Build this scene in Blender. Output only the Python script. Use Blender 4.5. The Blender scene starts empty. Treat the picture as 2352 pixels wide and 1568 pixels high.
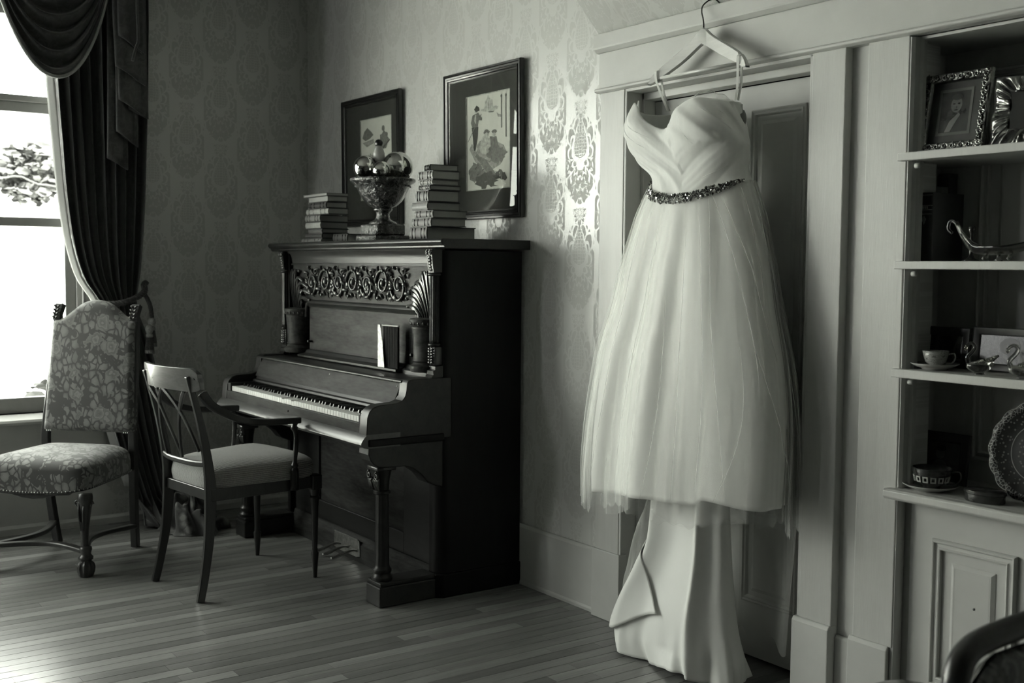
# Dim parlour: upright piano, hanging wedding dress, built-in cupboard, two chairs and a curtained window.
import bpy, bmesh, math, random
from math import sin, cos, pi, sqrt, atan2, exp
from mathutils import Vector, Matrix
random.seed(7)
C = bpy.context.scene.collection
scn = bpy.context.scene

# ------------------------------------------------------------------ camera
CAMLOC = Vector((5.896, -2.774, 1.34))
_a, _p, _r = .61949, .065932, .0080605
_Fh = Vector((-cos(_a), sin(_a), 0)); _R0 = Vector((sin(_a), cos(_a), 0))
_F = (_Fh*cos(_p) - Vector((0, 0, sin(_p)))).normalized(); _U0 = _R0.cross(_F)
_Rt = _R0*cos(_r) + _U0*sin(_r); _Up = _U0*cos(_r) - _R0*sin(_r)
cam_d = bpy.data.cameras.new('camera'); cam = bpy.data.objects.new('camera', cam_d); C.objects.link(cam)
m = Matrix.Identity(4)
for i in range(3):
    m[i][0] = _Rt[i]; m[i][1] = _Up[i]; m[i][2] = -_F[i]; m[i][3] = CAMLOC[i]
cam.matrix_world = m
cam_d.sensor_width = 36; cam_d.lens = 2575.9/2352*36; cam_d.clip_start = .05; cam_d.clip_end = 200
cam_d.dof.use_dof = True; cam_d.dof.focus_distance = 3.95; cam_d.dof.aperture_fstop = 4.0
scn.camera = cam

# ------------------------------------------------------------------ world, daylight, exposure
w = bpy.data.worlds.new('overcast_sky'); scn.world = w; w.use_nodes = True
nt = w.node_tree
bg = nt.nodes['Background']; bg.inputs[0].default_value = (.98, 1, .97, 1); bg.inputs[1].default_value = 16.5
def portal(name, loc, rot, sx, sy):
    l = bpy.data.lights.new(name, 'AREA'); l.shape = 'RECTANGLE'; l.size = sx; l.size_y = sy
    l.energy = 10; l.cycles.is_portal = True
    o = bpy.data.objects.new(name, l); C.objects.link(o); o.location = loc; o.rotation_euler = rot
    return o
# daylight comes in through the two windows of the left wall
WIN = [(-2.80, -1.25), (-4.90, -2.98)]
WZ0, WZ1 = .60, 2.62
for i, (ya, yb) in enumerate(WIN):
    portal('window_daylight', (-.09, (ya+yb)/2, (WZ0+WZ1)/2), (0, -pi/2, 0), WZ1-WZ0, yb-ya)
FW = (.30, .78)   # unseen extra window opening, added to brighten the left of the back wall
portal('window_daylight', ((FW[0]+FW[1])/2, -5.57, 2.1), (pi/2, 0, 0), FW[1]-FW[0], 1.0)  # portal of the added fill opening
sl = bpy.data.lights.new('sun', 'SUN'); sl.energy = 150; sl.angle = .01; sl.color = (1, 1, .98)
so = bpy.data.objects.new('sun', sl); C.objects.link(so)
# the sun stands behind the house: it lights the garden, none of it falls through the windows
so.rotation_euler = Vector((-.62, .15, -.77)).to_track_quat('-Z', 'Y').to_euler()
vs = scn.view_settings
scn.display_settings.display_device = 'sRGB'
vs.view_transform = 'Standard'; vs.look = 'None'; vs.gamma = 1; vs.use_curve_mapping = False
vs.exposure = 0.0

# ------------------------------------------------------------------ materials
TINT = (1.0, 1.01, .975)
def g(v): return (v*TINT[0], v*TINT[1], v*TINT[2], 1)
class NT:
    def __init__(s, name):
        s.m = bpy.data.materials.new(name); s.m.use_nodes = True; s.t = s.m.node_tree
        s.b = s.t.nodes['Principled BSDF']; s._c = None
    def n(s, typ, **kw):
        x = s.t.nodes.new(typ)
        for k, v in kw.items(): setattr(x, k, v)
        return x
    def lk(s, a, b): s.t.links.new(a, b)
    def val(s, x, i, v):
        if isinstance(v, (int, float)): x.inputs[i].default_value = v
        elif isinstance(v, (tuple, list)): x.inputs[i].default_value = v
        else: s.lk(v, x.inputs[i])
    def math(s, op, a, b=0, c=0, clamp=False):
        x = s.n('ShaderNodeMath', operation=op); x.use_clamp = clamp
        s.val(x, 0, a); s.val(x, 1, b)
        if op in ('MULTIPLY_ADD', 'SMOOTH_MIN', 'SMOOTH_MAX'): s.val(x, 2, c)
        return x.outputs[0]
    def coord(s, kind='Object'):
        if s._c is None: s._c = s.n('ShaderNodeTexCoord')
        return s._c.outputs[kind]
    def map(s, scale=(1, 1, 1), loc=(0, 0, 0), rot=(0, 0, 0), vec=None):
        x = s.n('ShaderNodeMapping'); x.inputs['Scale'].default_value = scale; x.inputs['Location'].default_value = loc
        x.inputs['Rotation'].default_value = rot
        s.lk(vec if vec is not None else s.coord(), x.inputs['Vector']); return x.outputs[0]
    def noise(s, vec, scale=5, detail=3, rough=.5, dist=0):
        x = s.n('ShaderNodeTexNoise'); s.lk(vec, x.inputs['Vector'])
        x.inputs['Scale'].default_value = scale; x.inputs['Detail'].default_value = detail
        x.inputs['Roughness'].default_value = rough; x.inputs['Distortion'].default_value = dist
        return x.outputs['Fac']
    def voro(s, vec, scale=5, feature='F1', rnd=1, out='Distance'):
        x = s.n('ShaderNodeTexVoronoi', feature=feature); s.lk(vec, x.inputs['Vector'])
        x.inputs['Scale'].default_value = scale; x.inputs['Randomness'].default_value = rnd
        return x.outputs[out] if out else x
    def ramp(s, fac, stops, interp='LINEAR'):
        x = s.n('ShaderNodeValToRGB'); s.lk(fac, x.inputs[0]); cr = x.color_ramp; cr.interpolation = interp
        while len(cr.elements) < len(stops): cr.elements.new(.5)
        for e, (p, v) in zip(cr.elements, stops): e.position = p; e.color = g(v)
        return x.outputs[0]
    def rng(s, v, a, b, c, d):
        x = s.n('ShaderNodeMapRange'); s.val(x, 0, v)
        for i, q in enumerate((a, b, c, d)): x.inputs[i+1].default_value = q
        return x.outputs[0]
    def mix(s, f, a, b):
        x = s.n('ShaderNodeMix', data_type='RGBA'); s.val(x, 0, f)
        for i, q in ((6, a), (7, b)):
            if isinstance(q, (int, float)): x.inputs[i].default_value = g(q)
            else: s.lk(q, x.inputs[i])
        return x.outputs[2]
    def col(s, c): s.lk(c, s.b.inputs['Base Color']) if not isinstance(c, (int, float)) else setattr(s.b.inputs['Base Color'], 'default_value', g(c))
    def bump(s, h, strength=.2, dist=.01, prev=None):
        x = s.n('ShaderNodeBump'); x.inputs['Strength'].default_value = strength; x.inputs['Distance'].default_value = dist
        s.lk(h, x.inputs['Height'])
        if prev is not None: s.lk(prev, x.inputs['Normal'])
        s.lk(x.outputs[0], s.b.inputs['Normal']); return x.outputs[0]
    def set(s, rough=None, metal=None, spec=None, coat=None, sheen=None, trans=None, ior=None, alpha=None, sub=None):
        for k, v in (('Roughness', rough), ('Metallic', metal), ('Specular IOR Level', spec), ('Coat Weight', coat), ('Sheen Weight', sheen),
                     ('Transmission Weight', trans), ('IOR', ior), ('Alpha', alpha)):
            if v is not None: s.val(s.b, k, v)
        return s
def plain(name, v, rough=.5, vary=.12, nscale=18, bumps=.0, bscale=120, **kw):
    s = NT(name); n = s.noise(s.map(), nscale, 4, .6)
    s.col(s.ramp(n, [(.3, v*(1-vary)), (.7, v*(1+vary))]))
    s.set(rough=rough, **kw)
    if bumps: s.bump(s.noise(s.map(), bscale, 2), bumps, .004)
    return s.m
def wood(name, v, rough=.35, axis=0, amt=.35, sc=9, stretch=9, coat=.0, bump=.05, **kw):
    s = NT(name); k = [sc, sc, sc]; k[axis] = sc/stretch
    v1 = s.map(tuple(k)); n1 = s.noise(v1, 3, 6, .62, .6); n2 = s.noise(s.map(tuple(q*6 for q in k)), 3, 2, .5)
    h = s.math('ADD', s.math('MULTIPLY', n1, .7), s.math('MULTIPLY', n2, .3))
    s.col(s.ramp(h, [(.28, v*(1-amt)), (.5, v), (.75, v*(1+amt))]))
    s.set(rough=rough, coat=coat, **kw)
    if bump: s.bump(n2, bump, .002)
    return s.m
def glassy(name, tint=.95, rough=.02, ior=1.5, film=0):
    # thin pane: see-through with a reflection
    s = NT(name); t = s.t; out = [x for x in t.nodes if x.type == 'OUTPUT_MATERIAL'][0]
    tr = s.n('ShaderNodeBsdfTransparent'); tr.inputs[0].default_value = g(tint)
    gl = s.n('ShaderNodeBsdfGlossy'); gl.inputs['Roughness'].default_value = rough; gl.inputs[0].default_value = g(1)
    ge = s.n('ShaderNodeNewGeometry'); dp = s.n('ShaderNodeVectorMath', operation='DOT_PRODUCT')
    s.lk(ge.outputs['Incoming'], dp.inputs[0]); s.lk(ge.outputs['Normal'], dp.inputs[1])
    f0 = ((ior-1)/(ior+1))**2
    fr = s.math('MULTIPLY_ADD', s.math('POWER', s.math('SUBTRACT', 1, s.math('ABSOLUTE', dp.outputs['Value'])), 5), 1-f0, f0)
    mx = s.n('ShaderNodeMixShader'); s.lk(fr, mx.inputs[0]); s.lk(tr.outputs[0], mx.inputs[1]); s.lk(gl.outputs[0], mx.inputs[2])
    s.lk(mx.outputs[0], out.inputs[0]); t.nodes.remove(s.b)
    return s.m
def sheer(name, v, density, rough=.9, trans=.45, fold=None):
    # woven net: part of the light passes straight through the holes
    s = NT(name); t = s.t; out = [x for x in t.nodes if x.type == 'OUTPUT_MATERIAL'][0]
    tr = s.n('ShaderNodeBsdfTransparent'); df = s.n('ShaderNodeBsdfDiffuse'); tl = s.n('ShaderNodeBsdfTranslucent')
    df.inputs[0].default_value = g(v); tl.inputs[0].default_value = g(v)
    m1 = s.n('ShaderNodeMixShader'); m1.inputs[0].default_value = trans; s.lk(df.outputs[0], m1.inputs[1]); s.lk(tl.outputs[0], m1.inputs[2])
    m2 = s.n('ShaderNodeMixShader'); s.lk(tr.outputs[0], m2.inputs[1]); s.lk(m1.outputs[0], m2.inputs[2])
    # the net covers more of the view when seen edge-on
    lw = s.n('ShaderNodeLayerWeight'); lw.inputs[0].default_value = .5
    n = s.noise(s.map((40, 40, 3)), 1, 2)
    d = s.math('ADD', s.math('MULTIPLY', s.math('POWER', lw.outputs['Facing'], 1.5), .42), density)
    d = s.math('MULTIPLY', d, s.rng(n, .3, .7, .88, 1.12), clamp=True)
    s.lk(d, m2.inputs[0]); s.lk(m2.outputs[0], out.inputs[0]); t.nodes.remove(s.b)
    return s.m

def damask(name, base, axis='X', contrast=.07, r0=.30, r1=.8):
    """mirrored medallions in a half-drop repeat; ground with a satin gloss, figures matt"""
    s = NT(name); sep = s.n('ShaderNodeSeparateXYZ'); s.lk(s.coord(), sep.inputs[0])
    u = sep.outputs[0 if axis == 'X' else 1]; v = sep.outputs[2]
    PX, PZ = .185, .415
    fx = s.math('DIVIDE', s.math('ADD', u, .0425 if axis == 'X' else 9.3), PX)
    colm = s.math('FLOOR', fx); lx = s.math('ABSOLUTE', s.math('SUBTRACT', s.math('FRACT', fx), .5))   # 0 at centre .. .5
    half = s.math('MULTIPLY', s.math('MODULO', s.math('ADD', colm, 100), 2), .5)
    fz = s.math('ADD', s.math('DIVIDE', s.math('ADD', v, .2915), PZ), half); lz = s.math('FRACT', fz)      # 0..1
    cv = s.n('ShaderNodeCombineXYZ'); s.lk(s.math('MULTIPLY', lx, PX), cv.inputs[0]); s.lk(s.math('MULTIPLY', lz, PZ), cv.inputs[1])
    cv = cv.outputs[0]
    nz = s.n('ShaderNodeTexNoise'); s.lk(cv, nz.inputs['Vector']); nz.inputs['Scale'].default_value = 30; nz.inputs['Detail'].default_value = 1
    off = s.n('ShaderNodeVectorMath', operation='MULTIPLY_ADD'); s.lk(nz.outputs['Color'], off.inputs[0])
    off.inputs[1].default_value = (.016, .016, 0); s.lk(cv, off.inputs[2])
    so_ = s.n('ShaderNodeSeparateXYZ'); s.lk(off.outputs[0], so_.inputs[0]); wx = s.math('SUBTRACT', so_.outputs[0], .006); wz = so_.outputs[1]   # metres inside the tile
    def polar(cz, kz):
        dz_ = s.math('MULTIPLY', s.math('SUBTRACT', wz, cz*PZ), kz)
        r_ = s.math('POWER', s.math('ADD', s.math('POWER', wx, 2), s.math('POWER', dz_, 2)), .5)
        return r_, s.math('ARCTAN2', dz_, wx)
    def palm(cz, kz, k, n, amp, r0_, r1_, duty):
        # rings of lobed leaves round a centre: an acanthus palmette
        r_, ph = polar(cz, kz); lobe = s.math('ABSOLUTE', s.math('SINE', s.math('MULTIPLY', ph, n)))
        ring = s.math('FRACT', s.math('SUBTRACT', s.math('MULTIPLY', r_, k), s.math('MULTIPLY', lobe, amp)))
        q = s.math('MULTIPLY', s.math('GREATER_THAN', ring, duty), s.math('GREATER_THAN', lobe, .20))
        q = s.math('MULTIPLY', q, s.math('GREATER_THAN', r_, r0_)); return s.math('MULTIPLY', q, s.math('LESS_THAN', r_, r1_))
    # pineapple at the top, heart and fan below, scroll leaves at the sides
    dz = s.math('SUBTRACT', lz, .66)
    e = s.math('ADD', s.math('POWER', s.math('DIVIDE', lx, s.math('MAXIMUM', s.math('MULTIPLY', s.math('SUBTRACT', .90, lz), .80), .02)), 2), s.math('POWER', s.math('DIVIDE', dz, .21), 2))
    scale_ = s.math('GREATER_THAN', s.voro(cv, 75, 'DISTANCE_TO_EDGE', .4), .075)
    drop = s.math('MULTIPLY', s.math('LESS_THAN', e, .9), scale_)
    clear = s.math('GREATER_THAN', e, 1.35)
    A1 = s.math('MULTIPLY', palm(.47, .66, 34, 6, .60, .030, .112, .34), clear)
    A2 = palm(.20, 1.0, 40, 5, .7, .006, .062, .34)
    A3 = palm(.97, .8, 44, 6, .8, .008, .044, .4)
    dx5 = s.math('SUBTRACT', .5*PX, wx); r5 = s.math('POWER', s.math('ADD', s.math('POWER', dx5, 2), s.math('POWER', s.math('SUBTRACT', wz, .42*PZ), 2)), .5)
    curl = s.math('MULTIPLY', s.math('LESS_THAN', s.math('ABSOLUTE', s.math('SUBTRACT', s.math('FRACT', s.math('MULTIPLY', r5, 70)), .5)), .24), s.math('LESS_THAN', r5, .034))
    fig = s.math('MAXIMUM', s.math('MAXIMUM', drop, A1), s.math('MAXIMUM', s.math('MAXIMUM', A2, A3), curl))
    nn = s.noise(s.map((40, 40, 40)), 8, 3)
    c = s.mix(fig, base, base*(1-contrast)); 
    c2 = s.mix(s.rng(nn, .3, .7, 0, .10), c, base*.75)
    s.col(c2); s.set(rough=s.rng(fig, 0, 1, r0, r1), spec=s.rng(fig, 0, 1, .95, .25))
    s.bump(nn, .12, .002)
    return s.m

MAT = {}
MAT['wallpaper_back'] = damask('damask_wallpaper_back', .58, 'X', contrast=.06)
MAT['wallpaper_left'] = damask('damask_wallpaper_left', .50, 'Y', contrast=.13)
MAT['paint'] = plain('cream_woodwork_paint', .50, .42, .05, 6, .06, 60)
MAT['paint_brushed'] = wood('brush_marked_paint', .50, .38, 2, .06, 14, 14, bump=.25)
MAT['ceiling'] = plain('ceiling_plaster', .20, .8, .05, 3, .1, 80)
MAT['dark_wall'] = plain('dark_papered_wall', .06, .8, .1)
MAT['oak'] = wood('oak_floor_boards', .20, .33, 1, .28, 10, 14, bump=.08, spec=.5)
MAT['piano'] = wood('dark_mahogany', .017, .36, 0, .5, 7, 7, spec=.28)
MAT['piano_panel'] = wood('figured_mahogany', .036, .46, 0, .85, 5.5, 5, spec=.06)
MAT['piano_shade'] = wood('shaded_mahogany_side', .006, .45, 2, .4, 7, 7, spec=.14)  # unlit faces of the case: their shade is put into a darker mahogany
MAT['carving'] = plain('carved_mahogany', .034, .28, .35, 40, spec=.55)
MAT['chairwood'] = wood('dark_polished_chair_wood', .020, .30, 2, .35, 12, 8, spec=.45)
MAT['ivory'] = plain('ivory_key', .68, .25, .05, 30)
MAT['ebony'] = plain('ebony_key', .012, .25, .2)
MAT['black'] = plain('black_lacquer', .010, .28, .2)
MAT['void'] = plain('dark_inside', .004, .9, .1)
MAT['brass'] = plain('worn_brass', .42, .28, .3, 60, metal=1.0)
MAT['chrome'] = plain('dark_steel_wire', .10, .22, .1, metal=1.0)
# ------------------------------------------------------------------ mesh helpers
class MB:
    def __init__(s): s.v = []; s.f = []
    def add(s, vs, fs, M=None):
        o = len(s.v)
        for p in vs: s.v.append(tuple(M @ Vector(p)) if M is not None else tuple(p))
        for f in fs: s.f.append(tuple(i+o for i in f))
        return s
    def box(s, x0, x1, y0, y1, z0, z1, M=None, ch=0):
        if ch <= 0:
            return s.add([(x0,y0,z0),(x1,y0,z0),(x1,y1,z0),(x0,y1,z0),(x0,y0,z1),(x1,y0,z1),(x1,y1,z1),(x0,y1,z1)],
                         [(0,3,2,1),(4,5,6,7),(0,1,5,4),(1,2,6,5),(2,3,7,6),(3,0,4,7)], M)
        bm = bmesh.new(); r = bmesh.ops.create_cube(bm, size=1)
        for q in bm.verts: q.co = Vector(((x0+x1)/2+q.co.x*(x1-x0), (y0+y1)/2+q.co.y*(y1-y0), (z0+z1)/2+q.co.z*(z1-z0)))
        bmesh.ops.bevel(bm, geom=list(bm.edges), offset=ch, segments=1, affect='EDGES')
        bm.verts.index_update()
        s.add([q.co[:] for q in bm.verts], [[q.index for q in f.verts] for f in bm.faces], M); bm.free(); return s
    def prism(s, prof, a0, a1, axis=0, M=None):
        """closed 2-D profile swept straight along an axis; profile axes are the other two in order"""
        n = len(prof)
        def P(p, t):
            q = list(p); q.insert(axis, t); return tuple(q)
        vs = [P(p, a0) for p in prof]+[P(p, a1) for p in prof]
        fs = [(i, (i+1) % n, (i+1) % n+n, i+n) for i in range(n)]+[tuple(range(n-1, -1, -1)), tuple(range(n, 2*n))]
        return s.add(vs, fs, M)
    def lathe(s, prof, n=24, M=None, flute=None, cap=True):
        vs = []; fs = []
        for (r, z) in prof:
            for k in range(n):
                a = 2*pi*k/n; rr = r*(flute(a, z) if flute else 1); vs.append((rr*cos(a), rr*sin(a), z))
        for i in range(len(prof)-1):
            for k in range(n):
                fs.append((i*n+k, i*n+(k+1) % n, (i+1)*n+(k+1) % n, (i+1)*n+k))
        if cap: fs += [tuple(range(n-1, -1, -1)), tuple((len(prof)-1)*n+k for k in range(n))]
        return s.add(vs, fs, M)
    def tube(s, pts, r, n=8, M=None, closed=False, flat=1.0, up=Vector((0,0,1))):
        pts = [Vector(p) for p in pts]; m_ = len(pts); vs = []; fs = []; pn = None
        for i, p in enumerate(pts):
            if closed: t = pts[(i+1) % m_]-pts[i-1]
            else: t = pts[min(i+1, m_-1)]-pts[max(i-1, 0)]
            t = t.normalized() if t.length > 1e-9 else Vector((0,0,1))
            if pn is None:
                b = up if abs(t.dot(up)) < .95 else Vector((1,0,0)); pn = (b-t*b.dot(t)).normalized()
            else:
                pn = pn-t*pn.dot(t); pn = pn.normalized() if pn.length > 1e-6 else t.orthogonal().normalized()
            q = t.cross(pn); rr = r[i] if isinstance(r, (list, tuple)) else r
            for k in range(n):
                a = 2*pi*k/n; vs.append(tuple(p+pn*(cos(a)*rr)+q*(sin(a)*rr*flat)))
        L = m_ if closed else m_-1
        for i in range(L):
            j = (i+1) % m_
            for k in range(n): fs.append((i*n+k, i*n+(k+1) % n, j*n+(k+1) % n, j*n+k))
        if not closed: fs += [tuple(range(n-1, -1, -1)), tuple((m_-1)*n+k for k in range(n))]
        return s.add(vs, fs, M)
    def ribbon(s, pts, w, t, side=None, M=None):
        """rectangular bar along a path: w = width along 'side' vector, t = thickness"""
        pts = [Vector(p) for p in pts]; vs = []; fs = []
        for i, p in enumerate(pts):
            d = (pts[min(i+1, len(pts)-1)]-pts[max(i-1, 0)]).normalized()
            sd = Vector(side[i] if isinstance(side, list) else side); sd = (sd-d*sd.dot(d)).normalized(); nn = d.cross(sd)
            ww = w[i] if isinstance(w, (list, tuple)) else w; tt = t[i] if isinstance(t, (list, tuple)) else t
            for a, b in ((-1,-1),(1,-1),(1,1),(-1,1)): vs.append(tuple(p+sd*(a*ww/2)+nn*(b*tt/2)))
        for i in range(len(pts)-1):
            for k in range(4): fs.append((i*4+k, i*4+(k+1) % 4, i*4+4+(k+1) % 4, i*4+4+k))
        fs += [(3,2,1,0), tuple(len(pts)*4-4+k for k in range(4))]
        return s.add(vs, fs, M)
    def grid(s, fn, nu, nv, cu=False, M=None, flip=False):
        vs = [tuple(fn(i/(nu if cu else nu-1), j/(nv-1))) for j in range(nv) for i in range(nu)]
        fs = []
        for j in range(nv-1):
            for i in range(nu if cu else nu-1):
                q = (j*nu+i, j*nu+(i+1) % nu, (j+1)*nu+(i+1) % nu, (j+1)*nu+i); fs.append(q[::-1] if flip else q)
        return s.add(vs, fs, M)
    def ball(s, c, r, n=12, sc=(1,1,1), M=None):
        prof = [(max(r*sin(pi*i/(n//2+1)), 1e-5), -r*cos(pi*i/(n//2+1))) for i in range(n//2+2)]
        T = Matrix.Translation(Vector(c)) @ Matrix.Diagonal((sc[0], sc[1], sc[2], 1))
        return s.lathe(prof, n, (M @ T) if M is not None else T, cap=False)
    def torus(s, c, R, r, n=24, k=8, M=None):
        pts = [(c[0]+R*cos(2*pi*i/n), c[1]+R*sin(2*pi*i/n), c[2]) for i in range(n)]
        return s.tube(pts, r, k, M, closed=True)
    def build(s, name, mat, parent=None, smooth=False, bevel=0, sub=0, solid=0, loc=None, angle=None, wn=False):
        me = bpy.data.meshes.new(name); me.from_pydata(s.v, [], s.f); me.update()
        bm = bmesh.new(); bm.from_mesh(me); bmesh.ops.recalc_face_normals(bm, faces=bm.faces); bm.to_mesh(me); bm.free()
        o = bpy.data.objects.new(name, me); C.objects.link(o)
        me.materials.append(MAT[mat] if isinstance(mat, str) else mat)
        if smooth or angle:
            for p in me.polygons: p.use_smooth = True
            if angle: me.set_sharp_from_angle(angle=math.radians(angle))
        if loc: o.location = loc
        if bevel:
            md = o.modifiers.new('bevel', 'BEVEL'); md.width = bevel; md.segments = 2; md.limit_method = 'ANGLE'; md.angle_limit = .6
        if solid:
            md = o.modifiers.new('solid', 'SOLIDIFY'); md.thickness = solid; md.offset = 0
        if sub:
            md = o.modifiers.new('sub', 'SUBSURF'); md.levels = sub; md.render_levels = sub
        if parent: o.parent = parent
        return o
def tag(o, label=None, cat=None, group=None, kind=None):
    if label: o['label'] = label
    if cat: o['category'] = cat
    if group: o['group'] = group
    if kind: o['kind'] = kind
    return o
def thing(name, label, cat, loc=(0,0,0), rz=0, group=None, rot=None):
    o = bpy.data.objects.new(name, None); C.objects.link(o); o.location = loc; o.rotation_euler = rot or (0,0,rz)
    o.empty_display_size = .1
    return tag(o, label, cat, group)
def struct(name, mb, mat, label=None, **kw):
    o = mb.build(name, mat, **kw); o['kind'] = 'structure'
    if label: o['label'] = label
    return o
def setpar(o, p):
    o.parent = p; return o
def lerp(a, b, t): return a+(b-a)*t
def interp(tab, x):
    if x <= tab[0][0]: return tab[0][1]
    for (a, u), (b, v) in zip(tab, tab[1:]):
        if x <= b:
            t = (x-a)/(b-a); t = t*t*(3-2*t) if False else t
            return u+(v-u)*t
    return tab[-1][1]
def smooth_interp(tab, x):
    """Catmull-Rom through the table"""
    n = len(tab)
    if x <= tab[0][0]: return tab[0][1]
    if x >= tab[-1][0]: return tab[-1][1]
    for i in range(n-1):
        if tab[i][0] <= x <= tab[i+1][0]: break
    p1, p2 = tab[i], tab[i+1]; p0 = tab[max(i-1, 0)]; p3 = tab[min(i+2, n-1)]
    h = p2[0]-p1[0]; t = (x-p1[0])/h
    m1 = (p2[1]-p0[1])/(p2[0]-p0[0])*h; m2 = (p3[1]-p1[1])/(p3[0]-p1[0])*h
    return (2*t**3-3*t*t+1)*p1[1]+(t**3-2*t*t+t)*m1+(-2*t**3+3*t*t)*p2[1]+(t**3-t*t)*m2
def bez(p0, p1, p2, p3, n=12):
    p0, p1, p2, p3 = map(Vector, (p0, p1, p2, p3)); out = []
    for i in range(n+1):
        t = i/n; out.append(p0*(1-t)**3+p1*3*t*(1-t)**2+p2*3*t*t*(1-t)+p3*t**3)
    return out
def spline(pts, n=6):
    pts = [Vector(p) for p in pts]; out = []
    for i in range(len(pts)-1):
        a = pts[max(i-1, 0)]; b = pts[i]; c = pts[i+1]; d = pts[min(i+2, len(pts)-1)]
        for k in range(n):
            t = k/n; out.append(.5*((2*b)+(c-a)*t+(2*a-5*b+4*c-d)*t*t+(3*b-a-3*c+d)*t**3))
    out.append(pts[-1]); return out
def rect_frame(mb, w, h, prof, M=None, axis='XZ'):
    """mitred picture-frame moulding round a w x h rectangle (outer size) in the XZ plane, centred; prof = [(inset, depth_y)]"""
    n = len(prof); vs = []; fs = []
    for (sx, sz) in ((-1,-1),(1,-1),(1,1),(-1,1)):
        for (ins, y) in prof: vs.append((sx*(w/2-ins), y, sz*(h/2-ins)))
    for c in range(4):
        d = (c+1) % 4
        for k in range(n):
            kk = (k+1) % n; fs.append((c*n+k, d*n+k, d*n+kk, c*n+kk))
    return mb.add(vs, fs, M)

# ------------------------------------------------------------------ room shell
RX, RY, RZ = 7.4, -5.6, 2.95
# floor: bare boards laid towards the piano wall, each strip a piece of its own
fl = struct('floor', MB().box(-.16, RX+.12, RY-.12, .36, -.06, -.004), 'void')
PW = .0572
def plank_mesh(L):
    b = .0012; w2 = PW/2-.0004
    vs = []
    for z, k in ((-.003, 0), (-.0008, 0), (0, b)):
        for x, y in ((-w2+k, .0002), (w2-k, .0002), (w2-k, L-.0002), (-w2+k, L-.0002)): vs.append((x, y, z))
    fs = [(0,1,5,4),(1,2,6,5),(2,3,7,6),(3,0,4,7),(4,5,9,8),(5,6,10,9),(6,7,11,10),(7,4,8,11),(8,9,10,11)]
    return vs, fs
def vis(x, y):
    # rough test: in the photographed part of the floor
    d = Vector((x, y, 0))-CAMLOC; z = d.dot(_F)
    if z < .3: return False
    u = 1176+2575.9*d.dot(_Rt)/z; vv = 784-2575.9*d.dot(_Up)/z
    return -150 < u < 2450 and vv < 1700
oaks = [wood('oak_floor_board_%s' % q, v, .27, 1, .30, 10, 16, bump=.10, spec=.6) for q, v in (('a', .135), ('b', .17), ('c', .20), ('d', .15), ('e', .115))]
lens = [.62, .78, .95, 1.15, 1.4, 1.8]
pm = {}
nplank = 0; rest = MB(); rnd = random.Random(3)
for i in range(int(RX/PW)+1):
    x = .0+PW*(i+.5); y = RY - rnd.random()*1.2
    while y < .0:
        L = rnd.choice(lens); mi = rnd.randrange(5)
        seen = any(vis(x, y+L*q) for q in (0, .25, .5, .75, 1)) and x < 4.1
        if seen and nplank < 298 and y+L > -2.9:
            if (L, mi) not in pm:
                vs_, fs_ = plank_mesh(L); me = bpy.data.meshes.new('plank'); me.from_pydata(vs_, [], fs_); me.update(); me.materials.append(oaks[mi]); pm[(L, mi)] = me
            o = bpy.data.objects.new('plank', pm[(L, mi)]); C.objects.link(o); o.parent = fl; o.location = (x, y, 0); nplank += 1
        else:
            vs_, fs_ = plank_mesh(L); rest.add([(a+x, b+y, c) for a, b, c in vs_], fs_)
        y += L
ro = rest.build('distant_planks', oaks[0], fl); ro['kind'] = 'stuff'
# plaster and paper walls
mb = MB(); DX0, DX1, DZ = 2.745, 3.612, 1.995; KX0, KX1, KZ = 3.945, 5.30, 1.992
mb.box(0, DX0, 0, .12, 0, RZ); mb.box(DX0, DX1, 0, .12, DZ, RZ); mb.box(DX1, KX0, 0, .12, 0, RZ); mb.box(KX0, KX1, 0, .12, KZ, RZ); mb.box(KX1, RX, 0, .12, 0, RZ)
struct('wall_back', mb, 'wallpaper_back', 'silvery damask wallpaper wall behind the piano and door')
mb = MB(); yy = [RY]+[q for ab in reversed(WIN) for q in ab]+[.12]
for k in range(0, len(yy), 2): mb.box(-.16, 0, yy[k], yy[k+1] if yy[k+1] < .1 else .36, 0, RZ)
for a, b in WIN: mb.box(-.16, 0, a, b, 0, WZ0); mb.box(-.16, 0, a, b, WZ1, RZ)
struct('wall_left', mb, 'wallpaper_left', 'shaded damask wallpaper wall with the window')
struct('wall_right', MB().box(RX, RX+.12, RY, .36, 0, RZ), 'dark_wall')
mb = MB()
for q in ((-.16, FW[0], 0, RZ), (FW[1], RX+.12, 0, RZ), (FW[0], FW[1], 0, 1.6), (FW[0], FW[1], 2.6, RZ)): mb.box(q[0], q[1], RY-.12, RY, q[2], q[3])
struct('wall_front', mb, 'dark_wall')
struct('ceiling', MB().box(-.16, RX+.12, RY-.12, .36, RZ, RZ+.1), 'ceiling')
# sloping ceiling panel above the door head (roof slope coming down to the head trim)
struct('ceiling_slope', MB().prism([(0, 2.216), (-.02, 2.216), (-RZ+2.216-.02, RZ), (0, RZ)], 2.585, RX, 0), 'wallpaper_back', 'papered slope above the door head trim')
# unseen dark slab added to stop sky light leaking in behind the openings
struct('light_stop_slab', MB().box(-.16, RX+.12, .36, .38, -.06, RZ+.1), 'void')

# ------------------------------------------------------------------ woodwork on the back wall
def trim(n, mb, label=None, mat='paint', bevel=.003): return struct('trim_%d' % n, mb, mat, label, bevel=bevel)
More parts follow.
